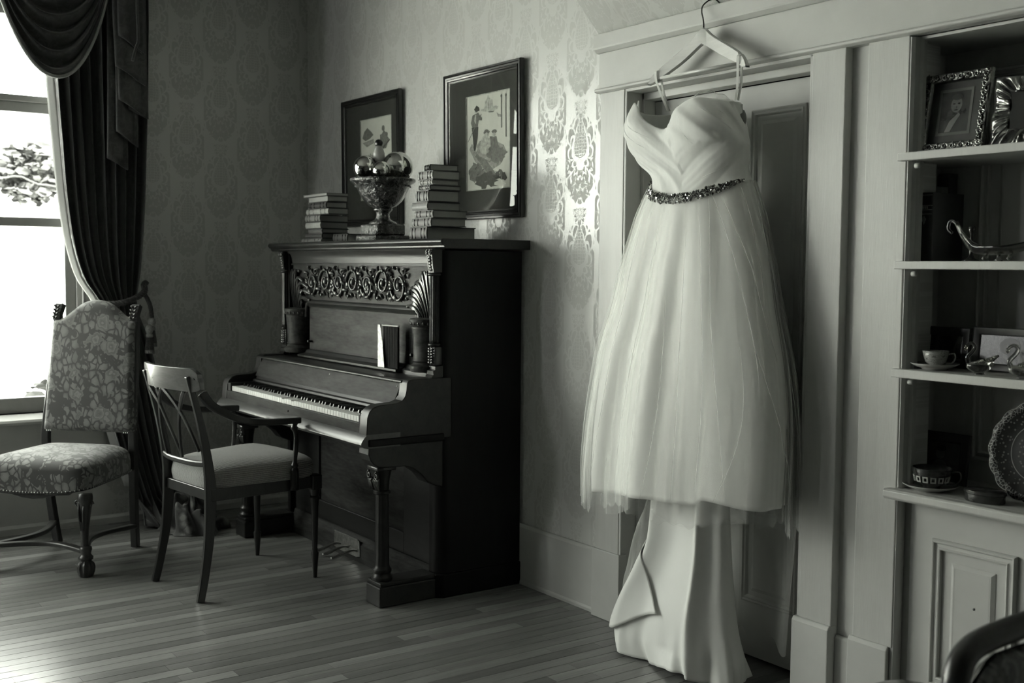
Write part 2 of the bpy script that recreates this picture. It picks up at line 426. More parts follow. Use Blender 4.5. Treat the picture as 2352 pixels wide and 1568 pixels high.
# head
hd = trim(1, MB().box(2.600, RX, -.032, .0, 2.012, 2.143), 'wide painted head board over the door', 'paint')
trim(2, MB().prism([(0, 2.143), (-.034, 2.143), (-.047, 2.156), (-.050, 2.162), (-.050, 2.211), (0, 2.216)], 2.585, RX, 0), 'projecting upper band of the head trim')
trim(3, MB().prism([(0, 1.994), (-.034, 1.994), (-.046, 1.999), (-.048, 2.005), (-.044, 2.011), (0, 2.013)], 2.590, RX, 0), 'slim bead under the head board')
# left casing, right casing, plinth blocks
trim(4, MB().box(2.610, 2.745, -.030, 0, .262, 1.995), 'left door casing beside the wallpaper', 'paint_brushed')
trim(5, MB().box(2.602, 2.762, -.040, 0, 0, .266), 'plinth block of left door casing')
trim(6, MB().box(3.612, 3.736, -.034, 0, .256, 1.995), 'right door casing', 'paint_brushed')
trim(7, MB().prism([(0, 0), (-.048, 0), (-.048, .246), (-.040, .258), (0, .258)], 3.595, 3.736, 0), 'plinth block of right door casing')
trim(8, MB().box(3.736, 3.815, -.004, .0, .229, 1.995), 'narrow recessed strip between two boards')
trim(9, MB().prism([(0, 0), (-.016, 0), (-.016, .222), (-.010, .229), (0, .229)], 3.737, 3.808, 0), 'short baseboard piece between plinth blocks')
trim(10, MB().box(3.812, 3.950, -.031, 0, .250, 1.995), 'broad board beside the open shelves', 'paint_brushed')
trim(11, MB().prism([(0, 0), (-.042, 0), (-.042, .240), (-.034, .252), (0, .252)], 3.803, 3.940, 0), 'plinth block beside the cupboard')
# door reveal
mb = MB(); mb.box(2.745, 2.757, -.028, .14, 0, 1.994); mb.box(3.598, 3.612, -.028, .14, 0, 1.994)
trim(12, mb, 'side jambs of the door')
trim(13, MB().box(2.745, 3.612, -.028, .14, 1.984, 1.996), 'head jamb of the door')
mb = MB(); mb.box(2.757, 2.772, .045, .10, 0, 1.984); mb.box(3.586, 3.598, .045, .10, 0, 1.984); mb.box(2.757, 3.598, .045, .10, 1.958, 1.984)
trim(14, mb, 'door stop moulding')
# baseboards
struct('baseboard_back', MB().prism([(0, 0), (-.022, 0), (-.022, .012), (-.018, .02), (-.018, .243), (-.010, .255), (0, .255)], 0, 2.602, 0), 'paint', bevel=.0015)
struct('baseboard_left', MB().prism([(0, 0), (.020, 0), (.020, .03), (.012, .045), (0, .045)], RY, 0, 1), 'paint', 'low painted moulding along the window wall')
# painted apron below the windows
mb = MB()
mb.box(0, .010, WIN[1][0]-.14, WIN[0][1]+.10, .045, .55)
struct('trim_15', mb, 'paint', 'painted apron panel under the window')
mb = MB(); mb.box(.0, .018, WIN[1][0]-.14, WIN[0][1]+.10, .27, .29)
struct('trim_16', mb, 'paint', 'thin rail across the window apron')

wn = struct('window_3', MB(), 'paint', 'unseen high window added behind the camera to brighten the back wall')
mb = MB(); rect_frame(mb, FW[1]-FW[0], 1.0, [(0, 0), (0, -.05), (.05, -.05), (.05, 0)], Matrix.Translation(((FW[0]+FW[1])/2, RY-.02, 2.1))); mb.build('sash', 'paint', wn)
# panelled door
door = struct('door_1', MB().box(2.760, 3.596, .102, .138, .012, 1.955), 'paint', 'painted panelled door behind the wedding dress')
def raised_panel(parent, x0, x1, z0, z1, y, name='door_panel', mat='paint', o=.018, dep=.012):
    w_, h_ = x1-x0, z1-z0; M = Matrix.Translation(((x0+x1)/2, y, (z0+z1)/2))
    mb = MB(); rect_frame(mb, w_, h_, [(0, 0), (.0, -.006), (.004, -.010), (o*.55, -.004), (o*.7, -.008), (o, -.007), (o+.006, 0)], M)
    mo = mb.build(name+'_moulding', mat, parent, bevel=.001)
    ii = o+.022
    mb = MB(); mb.add([(x0+ii, y-.0005, z0+ii), (x1-ii, y-.0005, z0+ii), (x1-ii, y-.0005, z1-ii), (x0+ii, y-.0005, z1-ii),
        (x0+ii+.012, y-.006, z0+ii+.012), (x1-ii-.012, y-.006, z0+ii+.012), (x1-ii-.012, y-.006, z1-ii-.012), (x0+ii+.012, y-.006, z1-ii-.012)],
        [(0,1,5,4),(1,2,6,5),(2,3,7,6),(3,0,4,7),(4,5,6,7),(3,2,1,0)])
    mb.build(name, mat, parent)
for x0, x1 in ((2.872, 3.106), (3.250, 3.484)):
    raised_panel(door, x0, x1, .95, 1.874, .102); raised_panel(door, x0, x1, .20, .80, .102)
MB().lathe([(.001, 0), (.026, .002), (.026, .006), (.010, .012), (.010, .030), (.026, .040), (.028, .052), (.020, .062), (.001, .065)], 20,
   Matrix.Translation((2.815, .102, .93)) @ Matrix.Rotation(pi/2, 4, 'X')).build('door_knob', 'brass', door, smooth=True)

# ------------------------------------------------------------------ windows
MAT['sash'] = plain('painted_sash', .45, .4, .05)
MAT['pane'] = glassy('window_glass', .96)
for i, (a, b) in enumerate(WIN):
    wn = struct('window_%d' % (i+1), MB(), 'paint', 'tall sash window of the left wall' if i == 0 else 'second sash window further along the left wall')
    z0, z1 = WZ0, WZ1; zm = 1.545; zt = 2.10
    mb = MB()  # casing and sill
    mb.box(0, .022, a-.085, a, .56, WZ1+.1, ch=.003); mb.box(0, .022, b, b+.075, .56, WZ1+.1, ch=.003); mb.box(0, .03, a-.13, b+.1, WZ1, WZ1+.13, ch=.003)
    mb.build('window_casing', 'paint', wn)
    mb = MB(); mb.prism([(-.15, .602), (-.002, .598), (.045, .572), (.052, .560), (.048, .548), (-.15, .548)], a-.14, b+.105, 1); mb.build('window_sill', 'paint', wn, bevel=.002)
    mb = MB(); mb.box(-.15, 0, a, a+.022, z0, z1); mb.box(-.15, 0, b-.022, b, z0, z1); mb.box(-.15, 0, a, b, z1-.02, z1); mb.box(-.15, 0, a, b, z0-.03, z0)
    mb.build('window_jamb', 'paint', wn)
    A, B = a+.022, b-.022
    def sash(x, za, zb, rails):
        mb = MB()
        mb.box(x-.018, x+.018, A, A+.05, za, zb); mb.box(x-.018, x+.018, B-.05, B, za, zb)
        for (q0, q1) in rails: mb.box(x-.018, x+.018, A+.05, B-.05, q0, q1)
        s_ = mb.build('sash', 'sash', wn, bevel=.003)
        MB().box(x-.002, x+.002, A+.05, B-.05, rails[0][1]-.005, rails[-1][0]+.005).build('window_pane', 'pane', s_)
    sash(-.045, z0, zm+.022, [(z0-.012, z0+.075), (zm-.022, zm+.022)])
    sash(-.085, zm-.02, 2.135, [(zm-.02, zm+.02), (2.085, 2.135)])
    sash(-.06, 2.135, z1-.02, [(2.135, 2.165), (z1-.07, z1-.02)])
# ------------------------------------------------------------------ upright piano
pn = thing('upright_piano', 'dark carved antique upright piano against the wallpapered wall', 'piano', (1.33, -.22, 0))
PO = Vector((1.33, -.22, 0))
class PM(MB):      # piano mesh builder: world coordinates in, local out
    def build(s, name, mat, parent=None, **kw):
        s.v = [(x-PO.x, y-PO.y, z-PO.z) for x, y, z in s.v]
        return MB.build(s, name, mat, parent if parent is not None else pn, **kw)
XL, XR = .60, 2.10
# sides with rounded front corner
def side(x0, x1, outer):
    r = .055; p = [(-.015, .10), (-.015, 1.40)]
    sgn = 1 if outer > 0 else -1
    xo = x1 if outer > 0 else x0; xi = x0 if outer > 0 else x1
    pts = [(xi, -.02), (xo, -.02), (xo, -.421+r)]
    for k in range(1, 7): a = pi/2*k/6; pts.append((xo-sgn*r*(1-cos(a)), -.421+r-r*sin(a)))
    pts.append((xi, -.421)); 
    return PM().prism(pts, .10, 1.405, 2)
side(XR-.075, XR, 1).build('side_panel', 'piano_shade', angle=35)
side(XL, XL+.075, -1).build('side_panel', 'piano_shade', angle=35)
PM().box(XL+.02, XR-.02, -.03, -.015, .10, 1.40).build('back_panel', 'piano_shade')
# base moulding round the body
for (x0, x1) in ((XR-.09, XR+.006), (XL-.006, XL+.09)): PM().prism([(x0, -.015), (x1, -.015), (x1, -.40), (x1-.02, -.428), (x0+.02, -.428), (x0, -.40)], 0, .098, 2).build('plinth', 'piano_shade', bevel=.006)
# lid
lp = [(-.012, 0), (-.425, 0), (-.432, .006), (-.430, .012), (-.440, .016), (-.448, .026), (-.446, .034), (-.438, .040), (-.012, .040)]
PM().prism([(y, 1.412+z) for y, z in lp], .470, 2.150, 0).build('lid', 'piano', bevel=.004)
# cornice cove under the lid
cp = [(-.38, 1.352), (-.405, 1.352), (-.407, 1.362), (-.409, 1.378), (-.414, 1.392), (-.424, 1.404), (-.428, 1.412), (-.38, 1.412)]
PM().prism(cp, XL+.02, XR-.03, 0).build('cornice', 'piano', angle=30)
PM().box(XL+.07, XR-.07, -.411, -.385, 1.343, 1.3515).build('cornice_fillet', 'piano_shade')
# upper front: frieze board and music desk
PM().box(XL+.07, XR-.07, -.400, -.38, 1.150, 1.346).build('frieze', 'piano_panel')
mdp = [(-.385, 1.178), (-.404, 1.176), (-.412, 1.170), (-.416, 1.160), (-.411, 1.153), (-.406, 1.150), (-.402, 1.140), (-.385, 1.138)]
PM().prism(mdp, .86, 1.885, 0).build('desk_moulding', 'piano', angle=40)
# curved ends of that moulding running down beside the urns
for s_, x in ((1, 1.885), (-1, .86)):
    PM().tube(spline([(x-s_*.004, -.400, 1.158), (x+s_*.018, -.400, 1.150), (x+s_*.028, -.400, 1.125), (x+s_*.030, -.400, 1.09)], 4), .011, 8).build('desk_moulding_end', 'piano', smooth=True)
PM().box(.845, 1.915, -.392, -.38, .915, 1.140).build('music_desk', 'piano_panel')
PM().prism([(-.38, .893), (-.440, .893), (-.452, .900), (-.452, .908), (-.440, .912), (-.414, .916), (-.404, .930), (-.38, .936)], .835, 1.80, 0).build('desk_ledge', 'piano', angle=40)
PM().prism([(-.38, .893), (-.425, .893), (-.425, .908), (-.410, .915), (-.404, .930), (-.38, .934)], 1.80, 2.02, 0).build('desk_ledge', 'piano', angle=40)
for x in (.872, 1.862):
    PM().lathe([(.001, 0), (.006, .001), (.005, .010), (.008, .014), (.009, .020), (.006, .025), (.001, .026)], 12,
        Matrix.Translation((x, -.392, .972)) @ Matrix.Rotation(pi/2, 4, 'X')).build('desk_knob', 'black', smooth=True)
# urn-shaped columns left and right of the desk
def urn_col(xc):
    M = Matrix.Translation((xc, -.400, 0))
    pr = [(.05, .912), (.074, .914), (.078, .925), (.078, .938), (.066, .944), (.062, .952), (.066, .958), (.062, .966), (.064, 1.03), (.068, 1.085), (.070, 1.092), (.068, 1.096), (.074, 1.102), (.079, 1.120), (.078, 1.128), (.060, 1.132)]
    u = PM().lathe(pr, 32, M).build('urn_column', 'piano_panel', angle=50)
    band = PM()
    for k in range(22):
        a = 2*pi*k/22; band.ball((xc+.075*cos(a), -.400+.075*sin(a), 1.111), .0055, 6, (1, 1, 1.4))
    setpar(band.build('carved_band', 'carving', u, smooth=True), u)
    return u
urn_col(.755); urn_col(1.982)
# fluted half columns at the outer corners, with scrolled brackets above and acanthus leaves below
def corner(xc, s_):
    def fl(a, z): return 1-.13*abs(sin(a*4))
    c = PM().lathe([(.020, 1.035), (.021, 1.05), (.020, 1.30), (.021, 1.305)], 48, Matrix.Translation((xc, -.425, 0)), fl).build('fluted_column', 'piano', smooth=True)
    PM().lathe([(.020, 0), (.027, .003), (.028, .009), (.022, .013)], 20, Matrix.Translation((xc, -.425, 1.303))).build('column_ring', 'piano', smooth=True)
    PM().lathe([(.02, 0), (.026, .004), (.024, .012)], 20, Matrix.Translation((xc, -.425, 1.022))).build('column_ring', 'piano', smooth=True)
    br = PM().prism([(-.40, 1.318), (-.440, 1.318), (-.446, 1.345), (-.448, 1.375), (-.452, 1.400), (-.448, 1.410), (-.40, 1.410)], xc-.020, xc+.020, 0)
    br.build('bracket', 'piano', angle=40)
    v = PM()
    for q in (-1, 1):
        for t in (0, 1):
            sp = [(xc+q*(.012)+(.011-.0085*i/14)*cos(2.2*pi*i/14+t), -.452-.002*i/14, 1.396+(.011-.0085*i/14)*sin(2.2*pi*i/14+t)) for i in range(15)]
        v.tube(sp, .0034, 6)
    for k in range(5): v.ball((xc, -.450+.002*k, 1.378-.012*k), .011, 8, (1.3, .5, .7))
    v.build('volute', 'carving', smooth=True)
    lf = PM(); lf.box(xc-.022, xc+.022, -.436, -.40, .945, 1.022, ch=.004)
    for k in range(6):
        for q in (-1, 1):
            z0 = .950+.011*k
            lf.tube(bez((xc, -.437, z0), (xc+q*.006, -.446, z0+.010), (xc+q*.016, -.446, z0+.012), (xc+q*.019, -.438, z0+.004), 5), [.003, .004, .0045, .004, .003, .001], 5)
    lf.tube([(xc, -.438, .947), (xc, -.444, .98), (xc, -.438, 1.02)], .003, 5)
    lf.build('acanthus_leaf', 'carving', angle=50)
    PM().prism([(-.40, .893), (-.448, .893), (-.452, .902), (-.444, .910), (-.446, .925), (-.436, .930), (-.436, .943), (-.40, .945)], xc-.026, xc+.026, 0).build('column_foot', 'piano', angle=40)
corner(2.066, 1); corner(.640, -1)
# carved foliage
def scroll(cx, cz, R0, R1, a0, turns, n=22, y=-.405):
    return [(cx+lerp(R0, R1, i/n)*cos(a0+turns*2*pi*i/n), y-.004*sin(pi*i/n), cz+lerp(R0, R1, i/n)*sin(a0+turns*2*pi*i/n)) for i in range(n+1)]
vine = PM(); rr = random.Random(5)
units = [(.905, -1), (1.045, 1), (1.185, -1), (1.325, 1), (1.465, -1), (1.605, 1), (1.745, -1)]
zc = 1.262
for i, (x, s_) in enumerate(units):
    big = 1.12 if i == 6 else 1.0
    sp = scroll(x, zc+s_*.006, .063*big, .010, (pi if s_ > 0 else pi), -s_*1.45)
    vine.tube(sp, [lerp(.0072, .0036, k/len(sp)) for k in range(len(sp))], 6)
    vine.ball(sp[-1], .009, 8, (1, .8, 1))
    # link to the next scroll and acanthus leaves peeling off the stem
    for k in range(13):
        a = (pi-s_*2*pi*k/13*1.05); bx, bz = x+.062*big*cos(a), zc+.062*big*sin(a)
        d = a+(.6 if k % 2 else -.5)
        L = .030+.014*rr.random()
        sgn = 1 if k % 3 else -1
        tip = (bx+sgn*L*cos(d), -.404, bz+sgn*L*sin(d)*.8)
        if not 1.186 < tip[2] < 1.340: tip = (tip[0], tip[1], min(max(tip[2], 1.19), 1.338))
        mid = ((bx+tip[0])/2+.006*s_, -.415, (bz+tip[2])/2+.006)
        vine.tube(spline([(bx, -.405, bz), mid, tip], 3), [.003, .0065, .0085, .008, .0065, .004, .0015], 6, flat=.55)
    for k in range(3): vine.ball((x-.068*1.0+.01*k, -.405, zc-s_*(.045-.012*k)), .007-.001*k, 8)
    vine.ball((x+.004, -.408, zc+s_*.004), .013, 8, (1, .8, 1.2))
vine.build('carved_scrollwork', 'carving', smooth=True)
# rosettes (two pierced flower heads)
for x in (1.13, 1.47):
    mb = PM()
    for k in range(6):
        a = 2*pi*k/6; mb.ball((x+.013*cos(a), -.408, 1.238+.013*sin(a)), .010, 8, (1, .6, 1))
    mb.build('rosette', 'carving', smooth=True)
def leaves(xc, s_):
    mb = PM()
    # rushes rising out of the urn and arching inward (s_ = direction of the arch)
    for k in range(6):
        x0 = xc-s_*.045+s_*.016*k; h = [.196, .192, .175, .145, .105, .062][k]; reach = [.015, .050, .095, .125, .130, .105][k]
        pts = bez((x0, -.402, 1.128), (x0, -.422, 1.128+h*.6), (x0+s_*reach*.35, -.428, 1.128+h*1.08), (x0+s_*reach, -.412, 1.128+h*(.74 if k > 1 else .97)), 9)
        mb.ribbon(pts, [.012, .017, .021, .025, .029, .032, .031, .026, .018, .006], .007, (1, 0, .2))
        mb.tube([p+Vector((0, -.006, 0)) for p in pts], [.0030]*9+[.001], 5)
        mb.ball(pts[-1], .010, 8, (1.2, .8, .8))
    mb.build('carved_rushes', 'carving', angle=50)
leaves(1.975, -1); leaves(.745, 1)
# key shelf, fallboard, arms
PM().prism([(-.36, .870), (-.36, .893), (-.560, .893), (-.572, .889), (-.572, .882), (-.555, .876)], XL+.03, XR-.045, 0).build('shelf', 'piano', bevel=.002)
PM().add([(XL+.06, -.560, .880), (XR-.06, -.560, .880), (XR-.06, -.600, .796), (XL+.06, -.600, .796), (XL+.06, -.50, .880), (XR-.06, -.50, .880), (XR-.06, -.50, .796), (XL+.06, -.50, .796)],
    [(0,1,2,3),(4,5,6,7),(0,1,5,4),(3,2,6,7),(0,3,7,4),(1,2,6,5)]).build('fallboard', 'piano_panel', bevel=.002)
PM().prism([(-.50, .772), (-.618, .768), (-.624, .774), (-.620, .782), (-.606, .786), (-.600, .797), (-.50, .797)], XL+.085, XR-.08, 0).build('fallboard_moulding', 'piano', angle=40)
for x in (1.42, 2.015): PM().ball((x, -.567, .864), .0035, 8).build('fallboard_pin', 'brass', smooth=True)
ap = [(-.36, .655), (-.36, .898), (-.545, .898), (-.561, .894), (-.569, .884), (-.571, .855), (-.577, .833), (-.590, .817), (-.615, .808), (-.665, .806), (-.695, .804), (-.718, .797), (-.735, .782), (-.744, .758), (-.748, .70), (-.750, .655)]
PM().prism(ap, XR-.062, XR, 0).build('arm', 'piano', bevel=.003, angle=30)
PM().prism(ap, XL, XL+.062, 0).build('arm', 'piano', bevel=.003, angle=30)
KL, KR = .700, 2.018
for a, b in ((XL+.062, KL-.001), (KR+.001, XR-.062)): PM().box(a, b, -.742, -.60, .70, .770).build('key_block', 'piano', bevel=.004)
# keys
kw = (KR-KL)/52
def key_mesh(name, mat, x0, x1, y0, y1, z0, z1, ch, taper=0):
    mb = MB().box(x0, x1, y0, y1, z0, z1, ch=ch)
    if taper: mb.v = [(x, y+(taper if (z > (z0+z1)/2 and y < (y0+y1)/2) else 0), z) for x, y, z in mb.v]
    o = mb.build(name, mat, pn); return o
names = 'ABCDEFG'; wk = None; bk = None
for i in range(52):
    x = KL+kw*(i+.5)-PO.x
    if wk is None: wk = key_mesh('white_key', 'ivory', -kw/2+.0007, kw/2-.0007, -.735-PO.y, -.585-PO.y, .733, .7555, .0012); o = wk
    else: o = wk.copy(); C.objects.link(o)
    o.location.x = x; o.location.z = (-.004 if i in (23, 27) else 0)
    if i < 51 and names[i % 7] in 'ACDFG':
        if bk is None: bk = key_mesh('black_key', 'ebony', -.0062, .0062, -.690-PO.y, -.585-PO.y, .745, .7690, .0022, .006); b_ = bk
        else: b_ = bk.copy(); C.objects.link(b_)
        b_.location.x = x+kw/2+{'A': .002, 'C': -.002, 'D': .002, 'F': -.002, 'G': 0}[names[i % 7]]
MAT['nosing'] = wood('polished_nosing', .05, .30, 0, .4, 7, 7, spec=.5)
# key slip and rounded nosing
PM().box(XL+.02, XR-.062, -.745, -.60, .690, .7325).build('key_slip', 'piano_panel', bevel=.002)
PM().box(XL+.02, XR-.02, -.70, -.40, .650, .690).build('key_bed', 'piano_shade')
nos = [(-.60, .640), (-.745, .640), (-.760, .644), (-.769, .650), (-.773, .657), (-.772, .663), (-.766, .672), (-.758, .682), (-.750, .690), (-.744, .694), (-.60, .694)]
PM().prism(nos, XL-.006, XR+.001, 0).build('key_bed_nosing', 'nosing', angle=35)
# side moulding strip below the arm
for x0, x1 in ((XR-.02, XR+.008), (XL-.008, XL+.02)):
    PM().prism([(x0, .640), (x1, .648), (x1, .672), (x0, .682)], -.74, -.40, 1, None).build('side_moulding', 'piano_shade', bevel=.003)
PM().lathe([(.001, 0), (.004, 0), (.004, .004), (.001, .005)], 10, Matrix.Translation((1.375, -.745, .708)) @ Matrix.Rotation(pi/2, 4, 'X')).build('key_slip_pin', 'black', smooth=True)
# under-arm consoles
con = [(-.40, .645), (-.735, .645), (-.738, .615), (-.728, .590), (-.712, .572), (-.690, .560), (-.610, .556), (-.575, .556), (-.54, .545), (-.50, .515), (-.47, .480), (-.43, .462), (-.40, .455)]
for x0, x1 in ((XR-.085, XR-.005), (XL+.005, XL+.085)): PM().prism(con, x0, x1, 0).build('console_bracket', 'piano', bevel=.004)
# turned front columns on long toe blocks
def front_leg(xc):
    M = Matrix.Translation((xc, -.640, 0))
    def fl(a, z): return 1-(.10*abs(sin(a*6)) if .185 < z < .44 else 0)
    pr = [(.040, .098), (.042, .104), (.042, .112), (.036, .118), (.034, .126), (.038, .132), (.038, .142), (.031, .150), (.029, .158), (.0285, .186), (.0262, .43), (.0262, .442), (.034, .446), (.034, .456), (.028, .461), (.028, .47), (.030, .50), (.036, .53), (.040, .556)]
    c = PM().lathe(pr, 48, M, fl).build('front_column', 'piano', angle=40)
    mb = PM(); mb.box(xc-.042, xc+.042, -.684, -.598, .540, .557, ch=.003)
    for q in (-1, 1):
        sp = [(xc+q*.030+(.016-.012*i/18)*cos(2.6*pi*i/18+1.5), -.682, .520+(.016-.012*i/18)*sin(2.6*pi*i/18+1.5)) for i in range(19)]
        mb.tube(sp, .0042, 6); mb.ball(sp[-1], .005, 8)
        for k in range(4): mb.tube([(xc+q*(.010+.008*k), -.672, .462), (xc+q*(.012+.009*k), -.684+.002*k, .500), (xc+q*(.010+.010*k), -.676, .512)], [.003, .005, .003], 6)
    setpar(mb.build('capital', 'carving', c, smooth=True), c)
    PM().box(xc-.058, xc+.058, -.682, -.42, 0, .082).build('toe_block', 'piano', bevel=.006)
    PM().box(xc-.052, xc+.052, -.676, -.42, .080, .098).build('toe_block_cap', 'piano', bevel=.005)
front_leg(2.026); front_leg(.655)
# lower front
PM().box(XL+.07, XR-.07, -.385, -.36, .115, .645).build('lower_panel', 'piano_panel')
mb = PM(); mb.box(XL+.075, .95, -.397, -.38, .115, .645); mb.box(1.775, XR-.07, -.397, -.38, .115, .645); mb.box(.95, 1.775, -.397, -.38, .115, .205); mb.box(.95, 1.775, -.397, -.38, .56, .645)
mb.build('lower_frame', 'piano', bevel=.003)
PM().prism([(-.36, 0), (-.425, 0), (-.425, .078), (-.418, .088), (-.410, .096), (-.404, .116), (-.36, .118)], XL+.09, XR-.09, 0).build('bottom_board', 'piano_panel', angle=40)
pl = PM().prism([(1.190, .104), (1.425, .104), (1.432, .09), (1.436, .030), (1.40, .022), (1.215, .022), (1.180, .030), (1.184, .09)], -.430, -.425, 1)
pl.tube([(1.190, -.431, .104), (1.425, -.431, .104)], .0032, 6); pl.build('pedal_plate', 'brass', bevel=.001)
for x in (1.235, 1.31, 1.395):
    mb = PM().ribbon(spline([(x+.012, -.425, .050), (x+.008, -.448, .056), (x-.004, -.480, .046), (x-.014, -.520, .030), (x-.018, -.545, .026)], 4), [.012]*5+[.014, .016, .019, .022, .024, .026, .026, .026, .024, .022, .018, .012][:12], .009, (1, 0, 0))
    mb.build('pedal', 'brass', bevel=.003, angle=50)
# ------------------------------------------------------------------ world-placed things: build in world coordinates, store relative to the thing
def W(root):
    O = Vector(root.location); Ri = root.rotation_euler.to_matrix().inverted()
    class _W(MB):
        def build(s, name, mat, parent=None, **kw):
            s.v = [tuple(Ri @ (Vector(p)-O)) for p in s.v]
            return MB.build(s, name, mat, parent if parent is not None else root, **kw)
    return _W
MAT['silver'] = plain('tarnished_silver', .35, .22, .5, 90, metal=1.0)
MAT['darkframe'] = plain('dark_wooden_frame', .018, .32, .2)
MAT['gloss_black'] = plain('black_photo_mount', .010, .15, .1)
MAT['porcelain'] = plain('porcelain', .42, .12, .05, 30, spec=.6)
MAT['darkware'] = plain('dark_glazed_ware', .03, .14, .4, 60, spec=.7)
MAT['foil'] = plain('crumpled_foil_mount', .20, .25, .3, 40, metal=.8, bumps=.5, bscale=70)
s = NT('clear_cut_glass'); s.b.inputs['Base Color'].default_value = g(1); s.set(rough=.02, trans=1.0, ior=1.5); MAT['crystal'] = s.m
s = NT('smoky_glass'); s.b.inputs['Base Color'].default_value = g(.55); s.set(rough=.02, trans=1.0, ior=1.5); MAT['smoke'] = s.m
def photo_mat(name, lo, hi, sc=14):
    s = NT(name); n = s.noise(s.map(), sc, 5, .6); s.col(s.ramp(n, [(.35, lo), (.65, hi)])); s.set(rough=.25); return s.m

# ------------------------------------------------------------------ built-in cupboard with open shelves
cb = thing('built_in_cupboard', 'built-in cupboard with open shelves above and panelled door below, right of the door', 'cupboard', (4.60, .10, 0))
K = W(cb)
NX0, NX1, NY = 3.868, 5.33, .262
K().box(NX0-.012, NX0, .0, NY, .69, 1.995).build('side_panel', 'paint')
K().box(NX1, NX1+.012, .0, NY, .69, 1.995).build('side_panel', 'paint')
K().box(NX0, NX1, .0, NY, 1.984, 1.996).build('top_panel', 'paint')
bk_ = K().box(NX0-.012, NX1+.012, NY, NY+.014, .69, 1.996).build('back_panel', 'paint_brushed')
def rp(parent, x0, x1, z0, z1, y, K_, nm, o=.030, hi=.012, field=True):
    M = Matrix.Translation(((x0+x1)/2, y, (z0+z1)/2)); mb = K_()
    rect_frame(mb, x1-x0, z1-z0, [(0, .002), (.0, -hi*.6), (.004, -hi), (o*.30, -hi*.95), (o*.40, -hi*.45), (o*.70, -hi*.5), (o*.80, -hi*.8), (o*.95, -hi*.7), (o, .002)], M)
    mb.build(nm+'_moulding', 'paint', parent, bevel=.0008)
    if field:
        i0 = o+.030; mb = K_(); rect_frame(mb, x1-x0-2*i0, z1-z0-2*i0, [(0, .002), (0, -.002), (.010, -.008), (.014, -.008), (.014, .002)], M)
        q = i0+.014; mb.box(x0+q, x1-q, y-.008, y+.002, z0+q, z1-q); mb.build(nm, 'paint', parent, bevel=.0006)
for a, b in ((4.000, 4.42), (4.50, 4.95)): rp(bk_, a, b, .782, 1.925, NY, K, 'field_panel', .030, .014)
# stop bead inside the front frame
mb = K().prism([(KX0+.001, -.026), (KX0+.010, -.030), (KX0+.018, -.022), (KX0+.018, .0), (KX0+.026, .004), (KX0+.026, .02), (KX0+.001, .02)], .72, 1.99, 2)
mb.build('stop_bead', 'paint', angle=40)
def shelf(z0, z1):
    mb = K().box(NX0+.001, NX1-.001, .001, NY-.002, z0, z1); mb.box(KX0+.028, KX1-.001, -.032, .002, z0, z1); mb.box(3.936, KX1-.001, -.054, -.0325, z0-.001, z1+.0005)
    return mb
shelf(1.647, 1.668).build('shelf', 'paint_brushed', bevel=.002)
shelf(1.345, 1.366).build('shelf', 'paint_brushed', bevel=.002)
shelf(1.039, 1.062).build('shelf', 'paint_brushed', bevel=.002)
mb = K().box(NX0+.001, NX1-.001, .001, NY-.002, .694, .719); mb.box(KX0+.001, KX1-.001, -.032, .002, .694, .719)
mb.prism([(-.060, .690), (-.066, .697), (-.066, .714), (-.060, .719), (-.0325, .719), (-.0325, .690)], 3.930, KX1-.001, 0)
mb.build('counter', 'paint_brushed', bevel=.002)
for z in (1.645, 1.343, 1.037):
    K().lathe([(.001, 0), (.007, 0), (.0075, .012), (.005, .016), (.001, .017)], 12, Matrix.Translation((KX0+.026, -.018, z-.012)) @ Matrix.Rotation(pi/2, 4, 'Y')).build('shelf_peg', 'paint', smooth=True)
# lower cupboard
K().box(KX0+.002, KX1, .016, .045, .0, .690).build('lower_front', 'paint')
K().prism([(KX0-.003, -.028), (KX0+.008, -.028), (KX0+.013, -.018), (KX0+.010, .0), (KX0+.006, .014), (KX0-.003, .014)], 0, .690, 2).build('lower_stop_bead', 'paint', angle=40)
cd = K().box(KX0+.030, 4.47, .008, .018, .06, .680).build('cupboard_door', 'paint', bevel=.002)
rp(cd, 4.050, 4.302, .170, .590, .008, K, 'door_panel', .030, .014)
K().lathe([(.001, 0), (.012, .001), (.008, .008), (.012, .016), (.014, .024), (.001, .029)], 14, Matrix.Translation((4.345, .008, .61)) @ Matrix.Rotation(pi/2, 4, 'X')).build('latch_knob', 'black', cd, smooth=True)
K().ball((4.185, .0, .42), .004, 8, (1, .4, 1)).build('nail_head', 'black', cd)
cd2 = K().box(4.49, 4.93, .008, .018, .06, .680).build('cupboard_door', 'paint', bevel=.002)
rp(cd2, 4.58, 4.85, .170, .590, .008, K, 'door_panel', .030, .014)

# ------------------------------------------------------------------ things on the shelves
def tilted(root, x0, x1, z0, h, y, tilt, rz=0):
    """matrix for a frame standing on z0, leaning back by tilt; local XZ plane centred"""
    return Matrix.Translation(((x0+x1)/2, y, z0)) @ Matrix.Rotation(rz, 4, 'Z') @ Matrix.Rotation(-tilt, 4, 'X') @ Matrix.Translation((0, 0, h/2))
